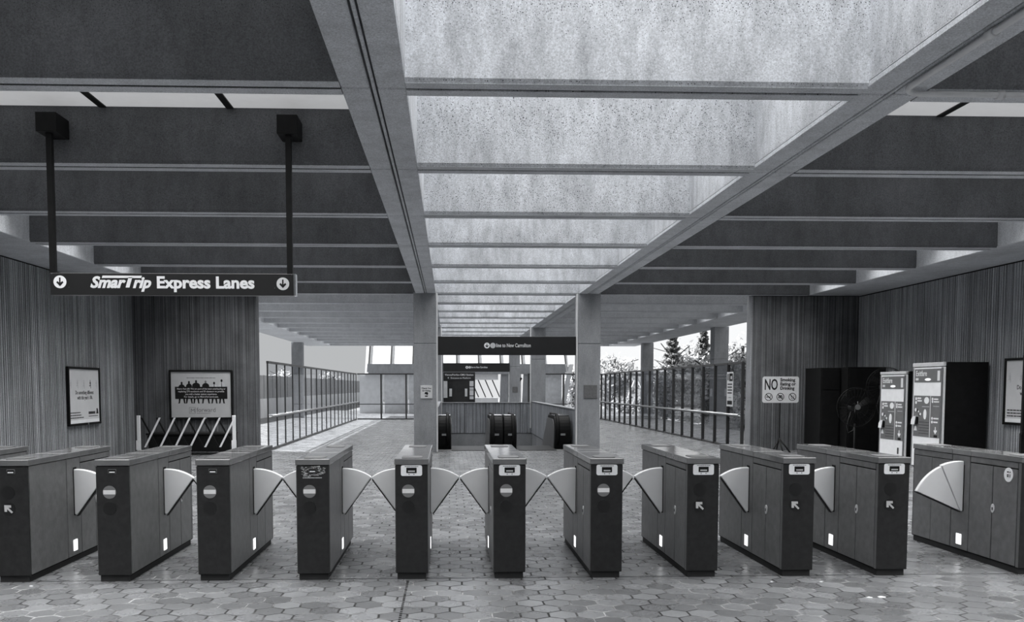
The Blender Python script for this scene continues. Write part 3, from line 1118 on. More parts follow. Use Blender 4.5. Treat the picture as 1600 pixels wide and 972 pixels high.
for z0, z1 in ((1.6, 1.88), (1.42, 1.55), (1.12, 1.4), (0.92, 1.08)):
    b = BM()
    box(b, 1.07, 1.28, -0.03, -0.01, z0, z1)
    obj('notice_sheet', b, 'frost2', t)

# posters
def poster(name, label, loc, rotz, w, h, mat='poster', fr=0.045):
    t = thing(name, label, 'poster', loc, rotz)
    b_ = BM()
    for x0, x1, z0, z1 in ((0, w, 0, fr), (0, w, h - fr, h), (0, fr, fr, h - fr), (w - fr, w, fr, h - fr)):
        box(b_, x0, x1, -0.06, -0.01, z0, z1, bev=0.004)
    box(b_, 0.01, w - 0.01, -0.03, 0.0, 0.01, h - 0.01)
    obj('frame', b_, 'black', t)
    b_ = BM()
    box(b_, fr, w - fr, -0.036, -0.03, fr, h - fr)
    obj('sheet', b_, mat, t)
    b_ = BM()
    box(b_, w * 0.55, w * 0.55 + 0.06, -0.065, -0.04, 0.005, 0.045)
    obj('latch', b_, 'steel', t)
    return t

def runner(bm_, x, z, s, y=-0.0365, d=0.0012):
    """a small running figure made of plain strokes"""
    q = lambda a, c: (x + a * s, z + c * s)
    def stroke(a, c, w):
        ax, az = q(*a)
        cx, cz = q(*c)
        L = math.hypot(cx - ax, cz - az)
        nx, nz = -(cz - az) / L * w * s, (cx - ax) / L * w * s
        prism(bm_, [(ax + nx, az + nz), (cx + nx, cz + nz), (cx - nx, cz - nz), (ax - nx, az - nz)], 'y', y - d, y)
    cyl(bm_, (q(0, 0.92)[0], y, q(0, 0.92)[1]), 0.075 * s, -d, 'y', 10)
    stroke((0, 0.82), (0.02, 0.45), 0.085)
    stroke((0, 0.78), (-0.18, 0.6), 0.04)
    stroke((-0.18, 0.6), (-0.05, 0.55), 0.035)
    stroke((0.0, 0.78), (0.16, 0.58), 0.04)
    stroke((0.02, 0.46), (0.12, 0.24), 0.06)
    stroke((0.12, 0.24), (0.1, 0.0), 0.045)
    stroke((0.0, 0.46), (-0.13, 0.28), 0.06)
    stroke((-0.13, 0.28), (-0.3, 0.3), 0.04)

def runner_poster(label, loc, rotz):
    t = poster('framed_poster', label, loc, rotz, 1.62, 1.2, mat='posterw')
    b_ = BM()
    for k in (0, 1, 2, 4):
        runner(b_, 0.15 + 0.325 * k, 0.76, 0.18)
    obj('pale_figures', b_, 'paleink', t)
    b_ = BM()
    runner(b_, 0.15 + 0.325 * 3, 0.76, 0.18)
    lettering(b_, 'Do something different', 0.11, 0.82, -0.0365, 0.64, 'CENTER', 0.001, width=0.92)
    lettering(b_, "with this year's 10k.", 0.11, 0.84, -0.0365, 0.535, 'CENTER', 0.001, width=0.78)
    prism(b_, [(1.40, 0.22), (1.52, 0.22), (1.50, 0.31), (1.47, 0.34), (1.42, 0.33), (1.43, 0.28)], 'y', -0.038, -0.0365)
    bars(b_, 0.1, 0.75, 0.255, 3, 0.052, 0.02, -0.0365, 0.4, 5)
    bars(b_, 1.0, 1.36, 0.22, 1, 0.05, 0.055, -0.0365, 0.02, 6)
    bars(b_, 1.0, 1.5, 0.17, 1, 0.05, 0.016, -0.0365, 0.02, 7)
    obj('print', b_, 'ink', t)
    b_ = BM()
    box(b_, 0.05, 1.57, -0.038, -0.0362, 0.05, 0.115)
    obj('footer_strip', b_, 'white', t)
    return t
runner_poster('landscape poster of small runners on the left ribbed wall', (XL, 18.15, 0.79), math.pi / 2)
runner_poster('landscape poster of small runners on the right ribbed wall by the picture edge', (XR, 16.0, 0.90), -math.pi / 2)

t = poster('framed_poster', 'landscape poster of six standing people on the left back wall', (-6.765, YW - 0.002, 0.80), 0, 1.52, 1.19)
b = BM()
hts = (0.905, 0.925, 0.945, 0.935, 0.905, 0.965)
pxs = (0.30, 0.475, 0.645, 0.873, 1.077, 1.256)
for k in range(6):
    x, zt = pxs[k], hts[k]
    zs = zt - 0.075
    if k < 4:
        wd = (0.08, 0.075, 0.1, 0.09)[k]
        prism(b, [(x - wd, 0.74), (x + wd, 0.74), (x + wd * 0.9, zs - 0.03), (x + wd * 0.55, zs), (x + 0.018, zs + 0.012), (x + 0.014, zs + 0.03), (x - 0.014, zs + 0.03), (x - 0.018, zs + 0.012), (x - wd * 0.55, zs), (x - wd * 0.9, zs - 0.03)], 'y', -0.0378, -0.036)
    else:
        prism(b, [(x - 0.010, 0.74), (x + 0.010, 0.74), (x + 0.006, zs + 0.005), (x - 0.006, zs + 0.005)], 'y', -0.0392, -0.0376)
    if k != 3:
        prism(b, [(x + 0.024 * math.cos(a * 0.449), zt - 0.034 + 0.034 * math.sin(a * 0.449)) for a in range(14)], 'y', -0.0378, -0.036)
    for s in (-1, 1):
        q = (0.05, 0.05, 0.04, 0.06, 0.04, 0.035)[k]
        prism(b, [(x + s * (q - 0.022), 0.5), (x + s * (q + 0.022), 0.5), (x + s * (q + 0.03), 0.40), (x + s * (q + 0.045), 0.38), (x + s * q, 0.38)], 'y', -0.0378, -0.036)
obj('dark_figures', b, 'ink', t)
b = BM()
prism(b, [(pxs[3] + 0.024 * math.cos(a * 0.449), hts[3] - 0.034 + 0.034 * math.sin(a * 0.449)) for a in range(14)], 'y', -0.0395, -0.036)
obj('grey_head', b, 'midgrey', t)
b = BM()
for k in (4, 5):
    x, zs = pxs[k], hts[k] - 0.075
    prism(b, [(x - 0.08, 0.74), (x + 0.08, 0.74), (x + 0.07, zs - 0.03), (x + 0.04, zs), (x - 0.04, zs), (x - 0.07, zs - 0.03)], 'y', -0.0374, -0.036)
obj('pale_figures', b, 'paleink', t)
b = BM()
box(b, 0.14, 1.39, -0.041, -0.036, 0.49, 0.785)
o = obj('banner', b, 'ink', t)
b = BM()
for i, s in enumerate(('Metro Fact #8: We are part of the team overhauling or', 'replacing 270 escalators and 55 elevators to provide', 'you with a better station experience.', 'For details, go to MetroForward.com.')):
    lettering(b, s, 0.058, 0.765, -0.0415, 0.715 - i * 0.064, 'CENTER', 0.0006, width=(1.16, 1.1, 0.76, 0.82)[i], depth=0.0006)
obj('lettering', b, 'paleink', o)
b = BM()
bars(b, 0.42, 1.12, 0.99, 1, 0.05, 0.014, -0.0362, 0.02, 9)
for x0, x1, z0, z1 in ((0.47, 0.62, 0.28, 0.287), (0.47, 0.62, 0.135, 0.142), (0.47, 0.477, 0.135, 0.287), (0.613, 0.62, 0.135, 0.287)):
    box(b, x0, x1, -0.0375, -0.036, z0, z1)
lettering(b, 'M', 0.13, 0.497, -0.0362, 0.165, 'LEFT', 0.0, width=0.095)
lettering(b, 'forward', 0.15, 0.645, -0.0362, 0.175, 'LEFT', 0.0, width=0.45)
bars(b, 0.65, 0.98, 0.135, 1, 0.05, 0.012, -0.0362, 0.02, 11)
obj('print', b, 'greyink', t)

t = poster('map_case', 'tall framed map case cut off by the right picture edge', (8.93, 13.7, 0.84), 0, 1.1, 1.24, mat='posterw')
b = BM()
bars(b, 0.12, 1.0, 1.0, 5, 0.12, 0.03, -0.0362, 0.3, 12)
obj('print', b, 'ink', t)
for x in (0.04, 1.06):
    b = BM()
    box(b, x - 0.03, x + 0.03, -0.03, 0.03, -0.84, 0.02, bev=0.005)
    obj('leg', b, 'black', t)

# ------------------------------------------------------------------ no smoking sign on a stand
t = thing('sign_stand', 'white no smoking sign on a black tripod stand before the right back wall', 'sign', (7.85, 21.0, 0))
b = BM()
tube(b, [(0, 0.03, 0.3), (0, 0.03, 1.86)], 0.014, 10)
obj('pole', b, 'black', t)
for a in (-2.6, -0.5, 1.5, -1.57):
    b = BM()
    tube(b, [(0, 0.03, 0.36), (0.26 * math.cos(a), 0.03 + 0.26 * math.sin(a), 0.02)], 0.018, 8)
    obj('leg', b, 'black', t)
b = BM()
def rrect(x0, x1, z0, z1, r, n=5):
    pts_ = []
    for cx, cz, a0 in ((x1 - r, z1 - r, 0), (x0 + r, z1 - r, 90), (x0 + r, z0 + r, 180), (x1 - r, z0 + r, 270)):
        for k in range(n + 1):
            a = math.radians(a0 + 90 * k / n)
            pts_.append((cx + r * math.cos(a), cz + r * math.sin(a)))
    return pts_
prism(b, rrect(-0.44, 0.43, 1.205, 1.825, 0.05), 'y', -0.012, 0.0)
plate = obj('plate', b, 'offwhite', t)
b = BM()
lettering(b, 'NO', 0.36, -0.40, -0.0135, 1.515, bold=0.006, width=0.31)
lettering(b, 'Smoking', 0.105, -0.02, -0.0135, 1.715, bold=0.003, width=0.36)
lettering(b, 'Eating or', 0.105, -0.02, -0.0135, 1.615, bold=0.003, width=0.37)
lettering(b, 'Drinking', 0.105, -0.02, -0.0135, 1.515, bold=0.003, width=0.34)
for k, cx in enumerate((-0.29, -0.01, 0.28)):
    cz, r = 1.345, 0.092
    n_ = 40
    for i in range(n_):
        a0, a1 = 2 * math.pi * i / n_, 2 * math.pi * (i + 1) / n_
        prism(b, [(cx + r * math.cos(a0), cz + r * math.sin(a0)), (cx + r * math.cos(a1), cz + r * math.sin(a1)), (cx + (r - 0.014) * math.cos(a1), cz + (r - 0.014) * math.sin(a1)), (cx + (r - 0.014) * math.cos(a0), cz + (r - 0.014) * math.sin(a0))], 'y', -0.0145, -0.012)
    c45 = math.cos(math.pi / 4) * (r - 0.006)
    prism(b, [(cx - c45 - 0.006, cz + c45 - 0.006), (cx - c45 + 0.006, cz + c45 + 0.006), (cx + c45 + 0.006, cz - c45 + 0.006), (cx + c45 - 0.006, cz - c45 - 0.006)], 'y', -0.0145, -0.012)
    if k == 0:
        box(b, cx - 0.06, cx + 0.045, -0.0145, -0.012, cz - 0.012, cz + 0.006)
        prism(b, [(cx + 0.05, cz + 0.01), (cx + 0.06, cz + 0.01), (cx + 0.05, cz + 0.05), (cx + 0.035, cz + 0.05)], 'y', -0.0145, -0.012)
    elif k == 1:
        prism(b, [(cx - 0.055, cz + 0.005), (cx + 0.055, cz + 0.005), (cx + 0.04, cz + 0.035), (cx - 0.04, cz + 0.035)], 'y', -0.0145, -0.012)
        box(b, cx - 0.058, cx + 0.058, -0.0145, -0.012, cz - 0.03, cz - 0.01)
    else:
        prism(b, [(cx - 0.025, cz - 0.05), (cx + 0.025, cz - 0.05), (cx + 0.035, cz + 0.035), (cx + 0.028, cz + 0.035), (cx + 0.018, cz - 0.042), (cx - 0.018, cz - 0.042), (cx - 0.028, cz + 0.035), (cx - 0.035, cz + 0.035)], 'y', -0.0145, -0.012)
obj('lettering', b, 'ink', plate)

# ------------------------------------------------------------------ right corner: cabinets, fans, fare machines
t = thing('equipment_cabinet', 'black cabinet left of the pair in the right corner', 'cabinet', (8.70, 20.75, 0), 0, 'black cabinets in the right corner')
b = BM()
box(b, 0, 0.47, 0, 0.9, 0.05, 2.03, bev=0.01)
obj('body', b, 'black', t)
b = BM()
box(b, 0.03, 0.44, -0.015, 0, 1.52, 1.98, bev=0.003)
obj('upper_door', b, 'black', t)
b = BM()
box(b, 0.03, 0.44, -0.015, 0, 0.12, 1.5, bev=0.003)
obj('lower_door', b, 'black', t)
b = BM()
box(b, 0.02, 0.45, 0.03, 0.85, 0, 0.05)
obj('plinth', b, 'plinth', t)
t = thing('equipment_cabinet', 'wider black cabinet right of the pair behind the fan', 'cabinet', (9.19, 20.42, 0), 0, 'black cabinets in the right corner')
b = BM()
box(b, 0, 0.9, 0, 1.2, 0.05, 2.04, bev=0.01)
obj('body', b, 'black', t)
b = BM()
box(b, 0.04, 0.86, -0.015, 0, 0.12, 1.98, bev=0.003)
obj('door', b, 'black', t)
b = BM()
box(b, 0.02, 0.88, 0.03, 1.15, 0, 0.05)
obj('plinth', b, 'plinth', t)

def fan(label, loc, rz, zc, r):
    t = thing('pedestal_fan', label, 'fan', loc, rz, 'pedestal fans in the right corner')
    b_ = BM()
    cyl(b_, (0, 0, 0.0), 0.24, 0.03, 'z', 28)
    obj('base', b_, 'darksteel', t)
    b_ = BM()
    tube(b_, [(0, 0.0, 0.03), (0, 0.0, zc - 0.30)], 0.018, 10)
    tube(b_, [(0, 0.0, zc - 0.32), (0, 0.0, zc - 0.02)], 0.014, 10)
    obj('pole', b_, 'darksteel', t)
    b_ = BM()
    tube(b_, [(0, 0, zc - 0.36), (0, 0, zc - 0.27)], 0.035, 12)
    obj('collar', b_, 'chrome', t)
    b_ = BM()
    cyl(b_, (0, 0.02, zc), 0.085, 0.17, 'y', 20)
    obj('motor', b_, 'darksteel', t)
    b_ = BM()
    for y_, rr in ((-0.11, r * 0.93), (-0.06, r), (0.0, r * 0.96), (-0.12, r * 0.55), (-0.125, r * 0.3)):
        tube(b_, [(rr * math.cos(2 * math.pi * k / 40), y_, zc + rr * math.sin(2 * math.pi * k / 40)) for k in range(40)], 0.008 if rr == r else 0.004, 6, closed=True)
    for k in range(28):
        a = 2 * math.pi * k / 28
        c, s = math.cos(a), math.sin(a)
        tube(b_, [(0.06 * c, -0.13, zc + 0.06 * s), (r * 0.6 * c, -0.12, zc + r * 0.6 * s), (r * 0.95 * c, -0.1, zc + r * 0.95 * s), (r * c, -0.05, zc + r * s), (r * 0.9 * c, 0.02, zc + r * 0.9 * s), (0.1 * c, 0.05, zc + 0.1 * s)], 0.0026, 5)
    obj('cage', b_, 'rubber', t)
    b_ = BM()
    cyl(b_, (0, -0.145, zc), 0.06, 0.03, 'y', 20)
    tube(b_, [(0, -0.12, zc + 0.05), (0, -0.12, zc + 0.13)], 0.012, 8)
    obj('hub_badge', b_, 'midgrey', t)
    for k in range(3):
        b_ = BM()
        a = 2 * math.pi * k / 3 + 0.5
        for i in range(6):
            r0, r1 = 0.07 + (r * 0.85 - 0.07) * i / 6, 0.07 + (r * 0.85 - 0.07) * (i + 1) / 6
            def P(rr, side):
                w = 0.05 + 0.5 * rr * (1 - 0.35 * rr / r)
                aa = a + side * w / (2 * rr + 0.1)
                return Vector((rr * math.cos(aa), -0.04 + side * 0.03, zc + rr * math.sin(aa)))
            q = [P(r0, -1), P(r1, -1), P(r1, 1), P(r0, 1)]
            va = [b_.verts.new(v) for v in q]
            vb = [b_.verts.new(v + Vector((0, 0.006, 0))) for v in q]
            b_.faces.new(va)
            b_.faces.new(vb[::-1])
            for j in range(4):
                b_.faces.new((va[j], vb[j], vb[(j + 1) % 4], va[(j + 1) % 4]))
        obj('blade', b_, 'black', t)
    b_ = BM()
    tube(b_, [(-0.05, 0.1, zc - 0.1), (-0.16, 0.06, zc - 0.42), (-0.12, 0.05, zc - 0.58), (-0.02, 0.03, zc - 0.52), (0.03, 0.03, zc - 0.3)], 0.009, 8)
    obj('power_cord', b_, 'darksteel', t)
    return t
fan('pedestal fan standing in front of the black cabinets', (9.08, 19.75, 0), 0.0, 1.13, 0.44)
fan('taller pedestal fan half hidden behind the smaller fare machine', (9.66, 19.55, 0), -0.15, 1.58, 0.43)

def exitfare(label, loc, w, dep, h, cap):
    """fare machine facing -y locally; turned to face the gates"""
    t = thing('fare_machine', label, 'ticket machine', loc, -math.pi / 2, 'fare machines on the right')
    b_ = BM()
    box(b_, 0, w, 0.01, dep, 0.0, h, bev=0.006)
    obj('body', b_, 'black', t)
    b_ = BM()
    box(b_, 0.0, w, -0.02, 0.02, 0.02, h - cap, bev=0.006)
    fp = obj('front_panel', b_, 'white', t)
    b_ = BM()
    box(b_, 0.0, w, -0.03, 0.05, h - cap + 0.012, h, bev=0.006)
    obj('top_cap', b_, 'offwhite', t)
    for x0, x1 in ((0.012, 0.04), (w - 0.075, w - 0.012)):
        b_ = BM()
        box(b_, x0, x1, -0.032, -0.018, 0.03, h - cap - 0.01, bev=0.003)
        obj('edge_strip', b_, 'steel', t)
    # coordinates below: u across from the viewer's left (far end) 0..1, z measured down from the panel top
    u0, u1 = 0.07, w - 0.09
    zt = h - cap - 0.03
    X = lambda u: u0 + (u1 - u0) * u
    b_ = BM()
    box(b_, u0, u1, -0.024, -0.02, zt - 0.26, zt)
    hdr = obj('header_panel', b_, 'midgrey', t)
    b_ = BM()
    lettering(b_, 'Exitfare', 0.15, X(0.05), -0.0255, zt - 0.135, bold=0.002, width=0.40)
    bars(b_, X(0.05), X(0.16), zt - 0.22, 1, 0.05, 0.045, -0.0245, 0.02, 4)
    obj('lettering', b_, 'letter', hdr)
    b_ = BM()
    box(b_, X(0.87), X(0.96), -0.026, -0.024, zt - 0.23, zt - 0.04)
    obj('label_strip', b_, 'letter', hdr)
    b_ = BM()
    prism(b_, [(X(0.52) + 0.11 * math.cos(k * 0.524), zt - 0.205 + 0.025 * math.sin(k * 0.524)) for k in range(12)], 'y', -0.028, -0.024)
    obj('light', b_, 'display', hdr)
    z1 = zt - 0.52
    b_ = BM()
    box(b_, u0, X(0.62), -0.024, -0.02, z1 - 0.80, z1)
    p1 = obj('button_panel', b_, 'midgrey', t)
    b_ = BM()
    box(b_, X(0.645), u1, -0.024, -0.02, z1 - 0.80, z1)
    p2 = obj('slot_panel', b_, 'midgrey', t)
    b_ = BM()
    for i in (0, 1):
        cyl(b_, (X(0.09), -0.024, z1 - 0.06 - 0.075 * i), 0.03, -0.003, 'y', 16)
        bars(b_, X(0.14), X(0.32), z1 - 0.065 - 0.05 * i, 1, 0.05, 0.03, -0.0245, 0.2, 20 + i)
    box(b_, X(0.33), X(0.60), -0.026, -0.024, z1 - 0.215, z1 - 0.208)
    prism(b_, [(X(0.45) + 0.055 * math.cos(k * 0.39), z1 - 0.36 + 0.10 * math.sin(k * 0.39)) for k in range(16)], 'y', -0.03, -0.024)
    prism(b_, [(X(0.50) + 0.085 * math.cos(k * 0.39), z1 - 0.09 + 0.065 * math.sin(k * 0.39)) for k in range(16)], 'y', -0.03, -0.024)
    cyl(b_, (X(0.09), -0.024, z1 - 0.28), 0.035, -0.006, 'y', 16)
    cyl(b_, (X(0.27), -0.024, z1 - 0.36), 0.026, -0.006, 'y', 14)
    cyl(b_, (X(0.20), -0.024, z1 - 0.31), 0.018, -0.006, 'y', 12)
    prism(b_, [(X(-0.02), z1 - 0.57), (X(0.12), z1 - 0.57), (X(0.17), z1 - 0.40), (X(0.06), z1 - 0.41), (X(0.0), z1 - 0.47)], 'y', -0.07, -0.024)
    prism(b_, [(X(0.03), z1 - 0.69), (X(0.15), z1 - 0.69), (X(0.12), z1 - 0.6), (X(0.06), z1 - 0.6)], 'y', -0.026, -0.024)
    obj('buttons', b_, 'white', p1)
    b_ = BM()
    for i in range(5):
        box(b_, X(0.22), X(0.6), -0.0255, -0.024, z1 - 0.52 - i * 0.055, z1 - 0.512 - i * 0.055)
    prism(b_, [(X(0.1), z1 - 0.57), (X(0.19), z1 - 0.55), (X(0.2), z1 - 0.43), (X(0.15), z1 - 0.40)], 'y', -0.06, -0.024)
    cyl(b_, (X(0.135), -0.024, z1 - 0.285), 0.03, -0.004, 'y', 14)
    cyl(b_, (X(0.235), -0.024, z1 - 0.375), 0.026, -0.004, 'y', 14)
    obj('dark_fittings', b_, 'black', p1)
    b_ = BM()
    for i, zz in ((0, 0.06), (1, 0.11), (2, 0.43), (3, 0.5)):
        cyl(b_, (X(0.72), -0.024, z1 - zz), 0.027, -0.003, 'y', 14)
        bars(b_, X(0.77), X(0.96), z1 - zz - 0.015, 1, 0.05, 0.028, -0.0245, 0.3, 30 + i)
    box(b_, X(0.75), X(0.96), -0.026, -0.024, z1 - 0.20, z1 - 0.194)
    prism(b_, arrow_pts(X(0.85), z1 - 0.66, 0.14, -math.pi / 2), 'y', -0.026, -0.024)
    obj('arrow', b_, 'white', p2)
    b_ = BM()
    box(b_, X(0.8), X(0.92), -0.03, -0.02, z1 - 0.79, z1 - 0.745, bev=0.004)
    obj('slot', b_, 'black', p2)
    b_ = BM()
    box(b_, X(0.45), X(0.58), -0.03, -0.019, z1 - 1.33, z1 - 1.18, bev=0.004)
    obj('coin_return', b_, 'steel', t)
    b_ = BM()
    box(b_, X(0.48), X(0.55), -0.033, -0.028, z1 - 1.31, z1 - 1.21)
    obj('coin_cup', b_, 'black', t)
    b_ = BM()
    box(b_, X(0.79), X(0.84), -0.03, -0.019, z1 - 1.08, z1 - 0.95, bev=0.003)
    obj('lock', b_, 'darksteel', t)
    return t
exitfare('taller fare machine nearer the right edge with a big black side', (9.27, 17.6, 0), 1.12, 0.83, 2.05, 0.09)
exitfare('smaller looking fare machine farther back beside the hidden fan', (9.27, 18.95, 0), 1.10, 0.83, 1.90, 0.07)

# ------------------------------------------------------------------ left corner: lattice barricade and bin
t = thing('folding_barricade', 'white folding lattice barricade below the poster of six people', 'barricade', (-7.1, 20.75, 0))
for x in (0.0, 2.16):
    b = BM()
    box(b, x - 0.035, x + 0.035, -0.03, 0.03, 0.06, 0.93, bev=0.006)
    pe = obj('end_post', b, 'white', t)
    b = BM()
    tube(b, [(x, -0.03, 0.05), (x, 0.03, 0.05)], 0.05, 14)
    obj('wheel', b, 'rubber', pe)
    b = BM()
    box(b, x - 0.055, x + 0.055, -0.04, -0.03, 0.14, 0.36, bev=0.003)
    obj('hinge_plate', b, 'white', pe)
for k in range(6):
    x1 = 0.49 + k * 0.34 + 0.0
    b = BM()
    prism(b, [(x1 - 0.37, 0.20), (x1 - 0.325, 0.20), (x1 + 0.02, 0.88), (x1 - 0.025, 0.88)] if k < 5 else [(x1 - 0.37, 0.20), (x1 - 0.325, 0.20), (x1 - 0.02, 0.80), (x1 - 0.065, 0.80)], 'y', -0.035, -0.015, bev=0.004)
    obj('front_slat', b, 'white', t)
for k in range(6):
    x1 = 0.06 + k * 0.345
    b = BM()
    prism(b, [(x1 - 0.02, 0.88), (x1 + 0.025, 0.88), (x1 + 0.375, 0.20), (x1 + 0.33, 0.20)], 'y', 0.01, 0.03, bev=0.004)
    obj('back_slat', b, 'black', t)
t = thing('storage_bin', 'long low black bin behind the lattice barricade', 'bin', (-7.0, 21.05, 0))
b = BM()
prism(b, [(0.02, 0.08), (1.88, 0.08), (1.91, 0.46), (-0.02, 0.46)], 'y', 0, 0.6, bev=0.02)
obj('body', b, 'black', t)
b = BM()
box(b, -0.04, 1.93, -0.03, 0.63, 0.46, 0.51, bev=0.012)
obj('lid', b, 'black', t)
for x in (0.12, 1.78):
    for y in (0.08, 0.52):
        b = BM()
        tube(b, [(x - 0.02, y, 0.04), (x + 0.02, y, 0.04)], 0.04, 12)
        obj('caster', b, 'rubber', t)

# ------------------------------------------------------------------ escalators
def escalator(label, x0, x1, bl, br):
    t = thing('escalator', label, 'escalator', (0, 22.62, 0))
    yb = 0.05
    # side profile of the balustrade in (y, z): rounded newel, level run, then going down at 30 degrees
    slope = math.tan(math.radians(30))
    def prof(top, front):
        pts_ = [(front + 0.10, -0.02)]
        for k in range(9):
            a = math.radians(200 - 110 * k / 8)
            pts_.append((front + 0.36 + 0.40 * math.cos(a) * 0.9, top - 0.40 + 0.40 * math.sin(a)))
        pts_.append((1.6, top))
        pts_.append((8.6, top - 7.0 * slope))
        pts_.append((8.6, -0.9 - 7.0 * slope))
        pts_.append((1.6, -0.9))
        pts_.append((0.4, -0.3))
        return pts_
    for xa, xb, inner in ((x0, x0 + bl, 1), (x1 - br, x1, -1)):
        b_ = BM()
        prism(b_, prof(0.84, 0.0), 'x', xa + 0.01, xb - 0.01, bev=0.02)
        ba = obj('balustrade', b_, 'rubber', t)
        xi = xb - 0.008 if inner > 0 else xa + 0.008
        b_ = BM()
        pi = [(p[0] + 0.1, p[1] - 0.09) for p in prof(0.84, 0.06)]
        pi = [p for p in pi if p[1] > -8]
        prism(b_, pi, 'x', xi - 0.01, xi + 0.01)
        obj('inner_panel', b_, 'midgrey', ba)
        xm = (xb - 0.09) if inner > 0 else (xa + 0.09)
        path = [(xm, 0.16, 0.02)]
        for k in range(11):
            a = math.radians(215 - 125 * k / 10)
            path.append((xm, 0.36 + 0.42 * math.cos(a) * 0.9, 0.86 - 0.42 + 0.42 * math.sin(a)))
        path += [(xm, 1.6, 0.86), (xm, 8.6, 0.86 - 7.0 * slope)]
        b_ = BM()
        tube(b_, path, 0.05, 10, flat=0.7)
        obj('handrail', b_, 'rubber', ba)
        b_ = BM()
        box(b_, xa + 0.02, xb - 0.02, 0.30, 0.95, 0.835, 0.865, bev=0.01)
        obj('steel_deck', b_, 'chrome', ba)
        b_ = BM()
        box(b_, (xa + xb) / 2 - 0.06, (xa + xb) / 2 + 0.06, -0.02, 0.012, 0.35, 0.40)
        obj('badge', b_, 'steel', ba)
    b_ = BM()
    box(b_, x0 + bl, x1 - br, -0.5, 1.0, -0.03, 0.012)
    for k in range(24):
        xx = x0 + bl + 0.02 + k * (x1 - br - x0 - bl - 0.04) / 24
        box(b_, xx, xx + 0.012, -0.45, 0.98, 0.01, 0.017)
    obj('comb_plate', b_, 'darksteel', t)
    b_ = BM()
    st = [(1.0, 0.0)]
    y, z = 1.0, 0.0
    for k in range(20):
        y2 = y + 0.38
        st += [(y2, z), (y2, z - 0.22)]
        y, z = y2, z - 0.22
    st += [(y, z - 0.4), (1.0, -0.4)]
    prism(b_, st, 'x', x0 + bl + 0.005, x1 - br - 0.005)
    obj('steps', b_, 'darksteel', t)
    return t
escalator('left escalator of the pair between the near pillars', -0.31, 1.37, 0.36, 0.35)
escalator('right escalator of the pair between the near pillars', 1.375, 3.09, 0.34, 0.42)
b = BM()
box(b, MIDL, MIDR, 22.5, 22.62, -0.02, 0.006)
struct('trim_7', b, 'darksteel')

